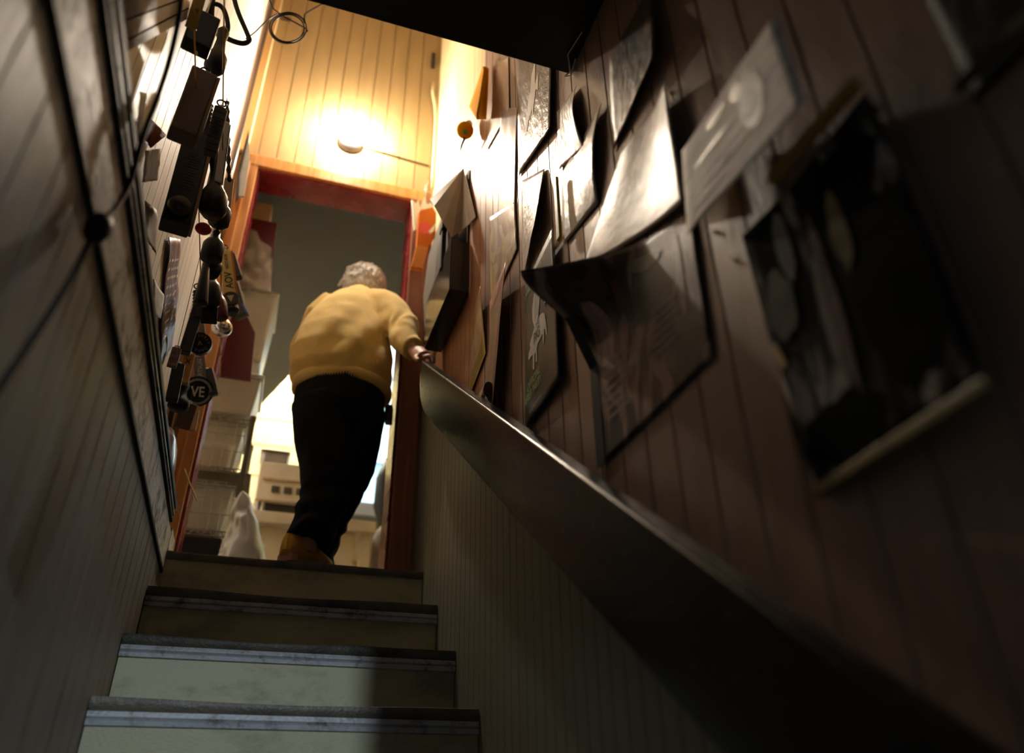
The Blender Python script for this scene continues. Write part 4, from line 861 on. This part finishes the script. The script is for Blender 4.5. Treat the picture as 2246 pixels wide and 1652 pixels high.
t, C, az, s, dd, hw, h = block_tap('orange and tan tap handle with a black scrawl', WA, (416, 778), (400, 842), 24, mat('orange_tan_lacquer', (0.5, 0.22, 0.06), 0.45, color2=(0.6, 0.4, 0.12), scale=14), ring=False)
letters(t, 'X', C + dd * hw * 0.7 + az * h * 0.4, s, az, dd, hw * 1.4, M['matte'])
t, C, az, s, dd, hw, h = block_tap('grey tap handle lettered along its length', WA, (437, 785), (440, 848), 24, mat('grey_lacquer', (0.07, 0.065, 0.055), 0.35), ring=False)
letters(t, 'WATSON', C + dd * hw * 0.7, az, -s, dd, hw * 1.1, INK['pale'], 1.0)
t = thing('beer_tap', on_x(428, 880, WA), 'large round black puck tap handle with a white ring and monogram', 'tap handle', TG)
c = on_x(430, 856, WA); r = px_size(c, 33); nn = (-c.normalized() + Vector((0.15, 0, -0.1))).normalized()
disc(t, c, nn, r, 0.05, M['black'], 'puck'); up = Vector((0, 0.2, 1)); ey = (up - nn * up.dot(nn)).normalized(); ex = ey.cross(nn).normalized()
fc = c + nn * 0.0515
rg = MB(); N_ = 40
for k in range(N_):
    a0, a1 = 2 * math.pi * k / N_, 2 * math.pi * (k + 1) / N_
    q = [fc + (ex * math.cos(a) + ey * math.sin(a)) * (r * f) for a, f in ((a0, 0.72), (a1, 0.72), (a1, 0.86), (a0, 0.86))]
    rg.prism(q, nn * 0.001)
obj('white_ring', rg, INK['pale'], t)
letters(t, 'VE', fc, (ex + ey * 0.3).normalized(), (ey - ex * 0.3).normalized(), nn, r * 0.95, INK['white'], 0.8)
obj('brass_tip', MB().lathe(c - Vector((0, 0, r)), (0, 0, -1), [(0.0005, 0), (0.008, 0), (0.005, 0.02), (0.008, 0.03), (0.0005, 0.036)], 10), M['brass'], t)
block_tap('black angled tap handle with a white edge beside the puck', WA, (454, 812), (470, 868), 22, M['black'], INK['white'], ring=False, taper=0.8)
block_tap('red and white checked tap handle low beside the ledge', WA, (388, 765), (376, 805), 20, mat('checked_print', (0.1, 0.012, 0.015), 0.5, color2=(0.25, 0.2, 0.18), scale=60), ring=False)
block_tap('black square tap handle hanging below the checked one', WA, (392, 800), (376, 880), 26, M['black'], ring=False)
lathe_tap('matt black bulbous tap handle behind the puck', WA, (405, 838), (388, 900), 44, M['matte'], CLUB, ring=False)
lathe_tap('slim black tap handle in the middle of the bunch', WB, (452, 585), (440, 668), 30, M['black'], CONE, ring=False)
lathe_tap('black tap handle with pale lettering behind the black ball', WB, (468, 600), (462, 668), 40, M['black'], BOTTLE, ring=False)
block_tap('dark blockish tap handle behind the maroon one', WB, (462, 640), (458, 705), 34, M['matte'], ring=False)
block_tap('small framed dark plaque below the puck', WA, (416, 885), (398, 940), 34, M['darkwood'], M['tan'], dw=0.2, ring=False, name='plaque', cat='plaque')
block_tap('narrow tan stick below the puck', WA, (432, 905), (424, 945), 10, M['tan'], ring=False, name='wood_stick', cat='stick')

# ------------------------------------------------------------------ other things by the ledge wall
GL = 'papers on the pale boarded wall'
def left_sheet(pts, off=0.006, seed=0, bulge=0.01):
    P = [on_x(u, v, XU + off) for u, v in pts]    # top-left, top-right, bottom-right, bottom-left as seen
    def fn(u, v):
        p = P[3] * (1 - u) * (1 - v) + P[2] * u * (1 - v) + P[1] * u * v + P[0] * (1 - u) * v
        return p + Vector((bulge * abs(noise.noise(Vector((u * 3 + seed, v * 3, seed)))) * 1.6, 0, 0))
    return fn
fn = left_sheet([(370, 520), (395, 525), (378, 760), (345, 800)], 0.008, 2)
pt_ = sheet_obj('purple_poster', fn, 12, 18, art('purple_print', [(0.0, (0.12, 0.08, 0.14)), (0.5, (0.22, 0.18, 0.24)), (0.62, (0.3, 0.12, 0.12)), (0.8, (0.45, 0.3, 0.12))], 3.0, 0.4), None, 'purple poster of white handwriting beside the tap handles', 'poster', GL)
for i in range(9):
    for j in range(5):
        u0, v0 = 0.12 + j * 0.16, 0.25 + i * 0.07
        q = [fn(u0, v0), fn(u0 + 0.11, v0 + 0.01), fn(u0 + 0.11, v0 + 0.03), fn(u0, v0 + 0.02)]
        bm = bmesh.new(); bm.faces.new([bm.verts.new(p + Vector((0.002, 0, 0))) for p in q]); obj('printed_line', bm, INK['white'], pt_)
bm = MB(); c0 = fn(0.25, 0.08)
bm.torus(c0 + Vector((0.003, 0, 0)), (1, 0, 0), 0.05, 0.004, 24, 6); obj('printed_emblem', bm, INK['cream'], pt_)
def lpap(name, label, pts, m, off=0.02, seed=0, cat='paper', bulge=0.004): return sheet_obj(name, left_sheet(pts, off, seed, bulge), 8, 8, m, None, label, cat, GL)
lpap('red_paper', 'dark red paper tag on the pale boards by the hanging cord', [(332, 262), (364, 296), (330, 325), (312, 300)], mat('deep_red_paper', (0.16, 0.006, 0.005), 0.8, spec=0.1))
lpap('clear_bag', 'clear crumpled plastic sleeve under the red tag', [(318, 330), (352, 325), (346, 395), (312, 400)], M['clear'], 0.03, 3, 'bag')
lpap('white_strip', 'narrow white strip near the black moulding', [(306, 200), (320, 205), (314, 300), (300, 295)], M['white'], 0.05, 4)  # narrow white sheet set in front of the pale boards
lpap('bent_card', 'bent grey card propped low on the pale boards', [(318, 440), (344, 462), (342, 560), (316, 520)], mat('grey_bent_card', (0.2, 0.16, 0.12), 0.6), 0.03, 6)
lpap('white_card', 'white card with a red edge overlapping the purple poster', [(336, 612), (360, 650), (352, 700), (334, 690)], M['white'], 0.04, 7)
fn = left_sheet([(232, -60), (420, -60), (400, 40), (262, 112)], 0.05, 8, 0.0)
o = sheet_obj('plank_panel', fn, 2, 2, mat('whitewashed_board', (0.6, 0.52, 0.45), 0.5, scale=5, stretch=(8, 2, 8), bump=0.3), None, 'slanting whitewashed board panel at the top of the pale wall', 'panel', None, 0.02)
for i in range(3):
    a, b2 = fn(0.02, 0.15 + i * 0.27), fn(0.98, 0.25 + i * 0.27)
    obj('board_joint', MB().tube([a + Vector((0.0098, 0, 0)), b2 + Vector((0.0098, 0, 0))], 0.0018, 5), mat('dark_board_gap', (0.02, 0.015, 0.01), 0.9, spec=0.0), o)
pipe = [on_x(u, v, XU + 0.02) for u, v in ((612, -40), (580, 80), (540, 200), (505, 310), (480, 400))]
py = 2.86; pipe = [on_y(u, v, py) for u, v in ((612, -40), (505, 308), (430, 560))]
xx = sum(p.x for p in pipe) / 3
obj('wall_pipe', MB().tube([(XU + 0.022, py, 4.6), (XU + 0.022, py, 0.95)], 0.011, 10), M['darkwood'], None, 'dark vertical pipe on the pale wall by the doorway', 'pipe', smooth=True)
pn = thing('glass_panel', on_y(520, 430, 2.92), 'pale blue grey panel leaning beside the door casing', 'panel')
obj('panel_face', MB().prism([on_y(u, v, 2.92) for u, v in ((545, 285), (548, 352), (535, 430), (520, 430), (522, 380))], (0, 0.012, 0)), mat('blue_grey_panel', (0.4, 0.42, 0.42), 0.3), pn)
obj('panel_edge', MB().prism([on_y(u, v, 2.915) for u, v in ((545, 283), (521, 378), (516, 440), (523, 432), (526, 382), (546, 300))], (0, 0.02, 0)), M['black'], pn)
# ledge bag and cups
def cup(label, u, v0, v1, w, x, m, lid=False):
    y = on_x(u, (v0 + v1) / 2, x).y; T, B = on_y(u + 8, v0, y), on_y(u - 10, v1, y)
    r = px_size(T, w) / 2; t = thing('plastic_cup', B, label, 'cup', 'clear cups on the ledge')
    B = Vector((T.x, T.y, B.z)); h = T.z - B.z
    obj('cup_body', MB().lathe(B, (0, 0, 1), [(0.0005, 0), (r * 0.72, 0), (r * 0.74, 0.004), (r * 0.97, h * 0.9), (r, h * 0.9), (r * 1.04, h), (r * 0.95, h), (r * 0.9, h * 0.86), (0.0005, h * 0.85)], 24), M['tub'], t, smooth=True)
    return t
cup('clear deli cup at the far end of the ledge with a straw', 392, 1012, 1105, 44, -0.365, M['tub'])
cup('second deli cup standing behind the one with the straw', 384, 970, 1080, 40, -0.375, M['tub'])
obj('straw', MB().tube([on_y(u, v, 2.86) for u, v in ((404, 1028), (416, 1060), (432, 1098))], 0.003, 6), mat('yellowed_straw', (0.5, 0.38, 0.15), 0.4), None, 'thin bent straw lying over the deli cup rim', 'straw')
bg = MB(); P0 = on_x(372, 960, -0.36)
bg.rings([((P0.x, P0.y, 1.0), 0.03, 0.1), ((P0.x, P0.y, 1.03), 0.04, 0.12), ((P0.x, P0.y, 1.1), 0.04, 0.11), ((P0.x, P0.y, 1.17), 0.03, 0.1), ((P0.x, P0.y, 1.2), 0.02, 0.09)], 20)
for v in bg.bm.verts: v.co.x += noise.noise(v.co * 12) * 0.01
obj('foil_pouch', bg, mat('silver_plum_foil', (0.28, 0.2, 0.2), 0.2, metal=0.4, bump=0.5, bscale=20), None, 'shiny plum coloured foil pouch on the ledge', 'pouch', smooth=True)
obj('price_tag', quadp([(386, 1098), (396, 1112), (394, 1132), (384, 1118)], 2.975, 0.004), M['tan'], None, 'small tan tag at the foot of the door casing', 'tag')
# hanging black cord with a plug, thick cable loop, thin coil
cpts = [(400, -30), (392, 40), (372, 130), (345, 215), (312, 305), (285, 400), (250, 460), (215, 500), (150, 620), (60, 760), (-30, 890)]
P = [on_x(u, v, -0.285) for u, v in cpts]
cd = thing('hanging_cable', P[7], 'black cord with a bulky plug hanging before the moulding', 'cord')
def spline(P, n=6):
    out = []
    for i in range(len(P) - 1):
        p0, p1, p2, p3 = P[max(i - 1, 0)], P[i], P[i + 1], P[min(i + 2, len(P) - 1)]
        for k in range(n):
            t = k / n; out.append(0.5 * ((2 * p1) + (p2 - p0) * t + (2 * p0 - 5 * p1 + 4 * p2 - p3) * t * t + (3 * p1 - p0 - 3 * p2 + p3) * t ** 3))
    out.append(P[-1]); return out
obj('cord_cable', MB().tube(spline(P), 0.0045, 8), M['rubber'], cd, smooth=True)
pd_ = (P[8] - P[6]).normalized()
obj('plug', MB().lathe(P[7] - pd_ * 0.03, pd_, [(0.0005, 0), (0.008, 0.0), (0.016, 0.012), (0.018, 0.03), (0.015, 0.05), (0.007, 0.062), (0.0005, 0.063)], 14), M['rubber'], cd, smooth=True)
LP = [on_y(u, v, 1.75) for u, v in ((505, -40), (520, 20), (543, 75), (546, 90), (530, 95), (500, 85), (470, 62), (455, 35), (470, 10), (490, 20), (500, 60), (485, 80), (465, 50), (470, -30))]
obj('thick_cable', MB().tube(spline(LP), 0.008, 8), M['rubber'], None, 'thick black cable looped over the first tap handles', 'cable', smooth=True)
cl = []
for k in range(60):
    a = k / 60 * 2 * math.pi * 3; rr = 38 + 3 * math.sin(a * 0.37)
    cl.append(on_y(632 + rr * math.cos(a), 62 + (rr - 3) * math.sin(a) * 0.92 , 2.0 + 0.02 * math.sin(a * 0.5)))
cl = [on_y(590, -30, 2.0), on_y(600, 20, 2.0)] + cl + [on_y(668, 32, 2.0), on_y(690, 18, 2.0), on_y(720, 0, 2.0)]
ck = thing('cable_coil', on_y(632, 62, 2.0), 'coil of thin black wire hanging high before the end wall', 'coil')
obj('coiled_wire', MB().tube(spline(cl, 3), 0.0028, 6), M['rubber'], ck, smooth=True)
obj('wire_tail', MB().tube(spline([on_y(608, 30, 2.0), on_y(585, 45, 1.98), on_y(560, 70, 1.9), on_y(540, 85, 1.8)]), 0.0025, 6), M['rubber'], ck, smooth=True)
obj('paper_label', quadp([(615, 34), (640, 38), (638, 48), (614, 44)], 2.0, 0.001), M['tan'], ck)

# ------------------------------------------------------------------ the person
def remesh(parts, voxel, smooth_it=6, fold=None):
    me = bpy.data.meshes.new('union'); parts.bm.normal_update(); bmesh.ops.recalc_face_normals(parts.bm, faces=parts.bm.faces); parts.bm.to_mesh(me); parts.bm.free()
    o = bpy.data.objects.new('union', me); COL.objects.link(o)
    r = o.modifiers.new('r', 'REMESH'); r.mode = 'VOXEL'; r.voxel_size = voxel
    s = o.modifiers.new('s', 'SMOOTH'); s.factor = 0.5; s.iterations = smooth_it
    bpy.context.view_layer.update()
    m2 = bpy.data.meshes.new_from_object(o.evaluated_get(bpy.context.evaluated_depsgraph_get()))
    bpy.data.objects.remove(o); bpy.data.meshes.remove(me)
    bm = bmesh.new(); bm.from_mesh(m2); bpy.data.meshes.remove(m2)
    if fold:
        bm.normal_update()
        mv = [(v, v.normal * fold(v.co, v.normal)) for v in bm.verts]
        for v, d in mv: v.co += d
    return bm
V = Vector
person = None
b = MB()
# bare body: head, neck, torso, arms, hands, legs, feet in one surface
b.rings([((0.22, 2.95, 1.55), 0.15, 0.11), ((0.22, 2.96, 1.68), 0.165, 0.13), ((0.21, 2.97, 1.85), 0.16, 0.12), ((0.225, 3.0, 2.02), 0.165, 0.115), ((0.24, 3.05, 2.17), 0.16, 0.1), ((0.26, 3.09, 2.27), 0.08, 0.07)], 20)
b.tube([(0.262, 3.08, 2.24), (0.272, 3.11, 2.32), (0.28, 3.15, 2.40)], [0.07, 0.06, 0.058], 14)
b.ball((0.284, 3.16, 2.415), 0.1, 0.80, 1.0, 1.08, 3)
b.ball((0.287, 3.2, 2.36), 0.075, 0.8, 0.9, 0.9, 3)
b.tube([(0.288, 3.25, 2.42), (0.289, 3.275, 2.385)], [0.008, 0.014], 8)                      # nose
for sx in (-1, 1): b.ball((0.284 + sx * 0.082, 3.165, 2.40), 0.024, 0.4, 0.8, 1.2, 2)         # ears
b.ball((0.288, 3.245, 2.345), 0.02, 1.3, 0.6, 0.5, 2)                                         # lips
b.tube([(0.36, 3.02, 2.2), (0.43, 2.90, 2.06), (0.445, 2.83, 1.97), (0.462, 2.74, 1.84), (0.474, 2.665, 1.755)], [0.055, 0.045, 0.042, 0.036, 0.027], 14)
b.tube([(0.10, 3.08, 2.16), (0.05, 3.2, 1.95), (0.07, 3.33, 1.85), (0.14, 3.42, 1.83)], [0.05, 0.042, 0.035, 0.027], 14)
# hand on the rail end: palm, four fingers over the top, thumb on the near face
b.tube([(0.474, 2.665, 1.755), (0.486, 2.635, 1.728), (0.500, 2.60, 1.686)], [0.026, 0.034, 0.034], 12, ry=0.62)
for i, (dy, L) in enumerate(((0.03, 0.85), (0.012, 1.0), (-0.007, 0.95), (-0.026, 0.8))):
    r0 = V((0.500, 2.598 + dy, 1.684 + SL * dy * 0.8))
    b.tube([r0, r0 + V((0.026, -0.016, 0.004)) * L, r0 + V((0.042, -0.024, -0.012)) * L, r0 + V((0.044, -0.028, -0.040)) * L], [0.0098, 0.009, 0.0085, 0.0075], 8)
b.tube([(0.484, 2.625, 1.705), (0.474, 2.60, 1.678), (0.474, 2.575, 1.655), (0.477, 2.556, 1.640)], [0.012, 0.0115, 0.010, 0.008], 8)
# other hand, closed in front
b.tube([(0.14, 3.42, 1.83), (0.18, 3.45, 1.83), (0.21, 3.46, 1.825)], [0.026, 0.034, 0.03], 12, ry=0.62)
for i in range(4):
    r0 = V((0.215, 3.45 + 0.0, 1.85 - i * 0.019)); b.tube([r0, r0 + V((0.03, 0.005, 0)), r0 + V((0.042, -0.02, -0.004)), r0 + V((0.02, -0.032, -0.004))], [0.0095, 0.009, 0.0085, 0.0075], 8)
b.tube([(0.17, 3.43, 1.845), (0.195, 3.405, 1.86), (0.22, 3.4, 1.855)], [0.012, 0.011, 0.009], 8)
b.tube([(0.145, 2.93, 1.62), (0.17, 2.90, 1.30), (0.155, 2.87, 1.0), (0.15, 2.865, 0.92)], [0.09, 0.062, 0.042, 0.038], 14)
b.tube([(0.29, 2.94, 1.62), (0.295, 2.99, 1.32), (0.225, 3.06, 1.04), (0.21, 3.09, 0.93)], [0.09, 0.062, 0.042, 0.038], 14)
b.tube([(0.11, 2.84, 0.9), (0.17, 2.90, 0.895), (0.215, 2.955, 0.885)], [0.03, 0.036, 0.026], 10)
b.tube([(0.205, 3.06, 0.9), (0.23, 3.14, 0.895), (0.245, 3.21, 0.885)], [0.03, 0.036, 0.026], 10)
bm = remesh(b, 0.0045, 3)
person = obj('person', bm, M['skin'], None, 'person with grey hair in a yellow sweater climbing through the doorway, hand on the rail', 'person', smooth=True)
for sx in (-1, 1): obj('eye', MB().ball((0.287 + sx * 0.03, 3.245, 2.42), 0.011, sub=2), M['white'], person, smooth=True)
# hair
h = MB().ball((0.288, 3.15, 2.422), 0.110, 1.0, 0.98, 1.0, 4)
h.ball((0.277, 3.10, 2.375), 0.07, 1.15, 0.7, 0.8, 3)
for k in range(90):
    th, ph = random.uniform(0, 6.28), random.uniform(-0.2, 1.2)
    dv = V((math.cos(th) * math.cos(ph), math.sin(th) * math.cos(ph), math.sin(ph)))
    if dv.y > 0.55 and dv.z < 0.5: continue
    c0 = V((0.283, 3.15, 2.425)) + dv * 0.098
    h.tube([c0, c0 + dv * 0.012 + V((0, -0.004, -0.01)), c0 + dv * 0.016 + V((random.uniform(-.008, .008), -0.006, -0.028))], [0.012, 0.010, 0.003], 6)
def hairfold(co, n):
    if co.y > 3.19 and co.z < 2.46: return -0.02
    return 0.005 * noise.noise(co * 50) + 0.005 * noise.noise(V((co.x * 170, co.y * 170, co.z * 40)))
obj('hair', remesh(h, 0.0042, 1, hairfold), M['hair'], person, smooth=True)
# sweater
sw = MB()
sw.rings([((0.227, 2.97, 1.672), 0.198, 0.158), ((0.226, 2.97, 1.70), 0.208, 0.168), ((0.216, 2.97, 1.76), 0.220, 0.182), ((0.209, 2.975, 1.86), 0.219, 0.182), ((0.213, 2.99, 1.96), 0.208, 0.174), ((0.226, 3.015, 2.06), 0.194, 0.16), ((0.243, 3.045, 2.16), 0.172, 0.14), ((0.258, 3.075, 2.25), 0.132, 0.108), ((0.27, 3.10, 2.315), 0.08, 0.075), ((0.274, 3.11, 2.335), 0.07, 0.066)], 40)
sw.tube([(0.33, 3.035, 2.215), (0.385, 2.965, 2.165), (0.425, 2.90, 2.07), (0.443, 2.845, 1.985), (0.452, 2.78, 1.89), (0.468, 2.705, 1.795), (0.473, 2.685, 1.775)], [0.088, 0.086, 0.078, 0.073, 0.066, 0.052, 0.046], 20)
sw.tube([(0.16, 3.07, 2.2), (0.10, 3.09, 2.14), (0.05, 3.18, 2.0), (0.055, 3.28, 1.9), (0.10, 3.36, 1.86)], [0.082, 0.082, 0.072, 0.062, 0.046], 18)
def knitfold(co, n):
    f = 0.008 * noise.noise(co * 7.0) + 0.004 * noise.noise(co * 15)
    # drag folds on the back from the armpit, creases at the elbow
    if co.x > 0.40 or (co.x > 0.36 and co.y < 2.92): f += 0.007 * math.sin((co.z * 0.5 - co.y * 0.9 + co.x * 1.3) * 48 + 4 * noise.noise(co * 9)) * max(0, 1 - abs(co.z - 1.97) / 0.15)
    d = (co.x - 0.33) * 0.7 - (co.z - 2.02) * 0.35
    f += 0.009 * math.sin(d * 55 + 1.2) * max(0, 1 - abs(co.z - 1.93) / 0.22) * (1 if co.x > 0.12 else max(0, (co.x - 0.02) / 0.1)) * (1 if co.y < 3.0 else 0.3)
    return f
def knit(name):
    m = mat(name, (0.68, 0.47, 0.12), 0.85, spec=0.2, var=0.06, scale=30)
    nt = m.node_tree; N = nt.nodes; L = nt.links; bs = N['Principled BSDF']
    tc = N.new('ShaderNodeTexCoord'); wv = N.new('ShaderNodeTexWave'); wv.bands_direction = 'X'; wv.inputs['Scale'].default_value = 62; wv.inputs['Distortion'].default_value = 0.6
    L.new(tc.outputs['Object'], wv.inputs['Vector'])
    w2 = N.new('ShaderNodeTexWave'); w2.bands_direction = 'Z'; w2.inputs['Scale'].default_value = 55; w2.inputs['Distortion'].default_value = 0.4
    L.new(tc.outputs['Object'], w2.inputs['Vector'])
    ad = N.new('ShaderNodeMath'); ad.operation = 'MULTIPLY_ADD'; ad.inputs[1].default_value = 0.5; L.new(w2.outputs['Fac'], ad.inputs[0]); L.new(wv.outputs['Fac'], ad.inputs[2])
    bp = N.new('ShaderNodeBump'); bp.inputs['Strength'].default_value = 0.6; bp.inputs['Distance'].default_value = 0.003; L.new(ad.outputs[0], bp.inputs['Height']); L.new(bp.outputs[0], bs.inputs['Normal'])
    bs.inputs['Sheen Weight'].default_value = 0.3
    return m
KN = knit('yellow_knit')
swo = obj('sweater', remesh(sw, 0.007, 4, knitfold), KN, person, smooth=True)
# ribbed hem and cuff
hem = MB(); R_ = []
nr = 240
for z, e in ((1.655, -0.002), (1.66, 0.006), (1.69, 0.010), (1.715, 0.006), (1.72, -0.004)):
    ring = []
    for k in range(nr):
        a = 2 * math.pi * k / nr; rib = 0.0022 if k % 2 else -0.001
        ring.append(hem.bm.verts.new((0.227 + (0.204 + e + rib) * math.cos(a), 2.97 + (0.164 + e + rib) * math.sin(a), z + 0.004 * math.sin(a * 3))))
    R_.append(ring)
hem._skin(R_); obj('ribbed_hem', hem, KN, swo, smooth=True)
cf = MB(); cf.tube([(0.464, 2.722, 1.815), (0.470, 2.695, 1.785), (0.475, 2.676, 1.765), (0.476, 2.672, 1.762)], [0.052, 0.05, 0.047, 0.040], 40); obj('cuff', cf, KN, swo, smooth=True)
# trousers
pa = MB()
pa.rings([((0.222, 2.945, 1.72), 0.185, 0.145), ((0.222, 2.945, 1.64), 0.192, 0.15), ((0.222, 2.945, 1.55), 0.19, 0.145), ((0.222, 2.94, 1.48), 0.17, 0.12)], 28)
pa.tube([(0.15, 2.93, 1.58), (0.172, 2.915, 1.42), (0.20, 2.89, 1.28), (0.20, 2.87, 1.14), (0.172, 2.85, 1.02), (0.158, 2.85, 0.962)], [0.128, 0.12, 0.108, 0.096, 0.086, 0.082], 20)
pa.tube([(0.30, 2.95, 1.58), (0.302, 2.965, 1.45), (0.30, 2.985, 1.34), (0.265, 3.01, 1.2), (0.225, 3.05, 1.05), (0.21, 3.08, 0.93)], [0.12, 0.114, 0.102, 0.086, 0.07, 0.066], 20)
def denim(co, n):
    lo = max(0, 1 - (co.z - 0.95) / 0.4)
    return 0.006 * noise.noise(co * 9) + 0.009 * lo * math.sin(co.z * 70 + 5 * noise.noise(co * 8)) * 0.7
tr = obj('trousers', remesh(pa, 0.007, 3, denim), M['pants'], person, smooth=True)
obj('belt_case', MB().obox(V((0.437, 2.97, 1.60)), V((0.95, -0.3, 0)), V((0.3, 0.95, 0)), V((0, 0, 1)), 0.016, 0.025, 0.04, 0.006), M['black'], person, label='small black case at the belt')
# shoes
def shoe(heel, toe, w, label):
    hv, tv_ = V(heel), V(toe); ax = (tv_ - hv); L = ax.length; ax.normalize(); sd = V((ax.y, -ax.x, 0)); up = V((0, 0, 1))
    m = MB(); rg = []
    for t, hw, top in ((0.0, 0.55, 0.055), (0.03, 0.8, 0.085), (0.12, 0.92, 0.095), (0.3, 0.95, 0.09), (0.5, 1.0, 0.08), (0.7, 1.08, 0.06), (0.88, 0.95, 0.045), (0.97, 0.6, 0.035), (1.0, 0.25, 0.028)):
        c = hv + ax * (L * t); ring = []
        for k in range(16):
            a = 2 * math.pi * k / 16; ca, sa = math.cos(a), math.sin(a)
            zz = 0.022 if sa < 0 else 0.022 + top * abs(sa) ** 0.75
            ring.append(m.bm.verts.new(c + sd * (w * hw * (abs(ca) ** 0.7) * (1 if ca > 0 else -1)) + up * zz))
        rg.append(ring)
    m._skin(rg)
    o = obj('shoe', m, M['shoe'], person, label=label, smooth=True)
    s = MB(); top, bot = [], []
    outl = [(0.0, 0.5), (0.02, 0.8), (0.1, 0.98), (0.3, 0.95), (0.5, 0.98), (0.7, 1.1), (0.86, 1.02), (0.96, 0.7), (1.01, 0.25)]
    pts = [(t, x) for t, x in outl] + [(t, -x) for t, x in reversed(outl)]
    s.prism([hv + ax * (L * t) + sd * (w * 1.06 * x) for t, x in pts], up * 0.027)
    obj('sole', s, M['sole'], o)
    bt = MB().obox(hv + ax * 0.004 + up * 0.075, sd, ax, up, 0.008, 0.006, 0.03, 0.002); obj('heel_tab', bt, M['yelpaper'], o)
    return o
shoe((0.078, 2.815, ZT), (0.262, 2.985, ZT), 0.042, 'mustard canvas shoe at the landing edge')
shoe((0.20, 3.04, ZT), (0.255, 3.28, ZT), 0.042, 'mustard canvas shoe inside the doorway')
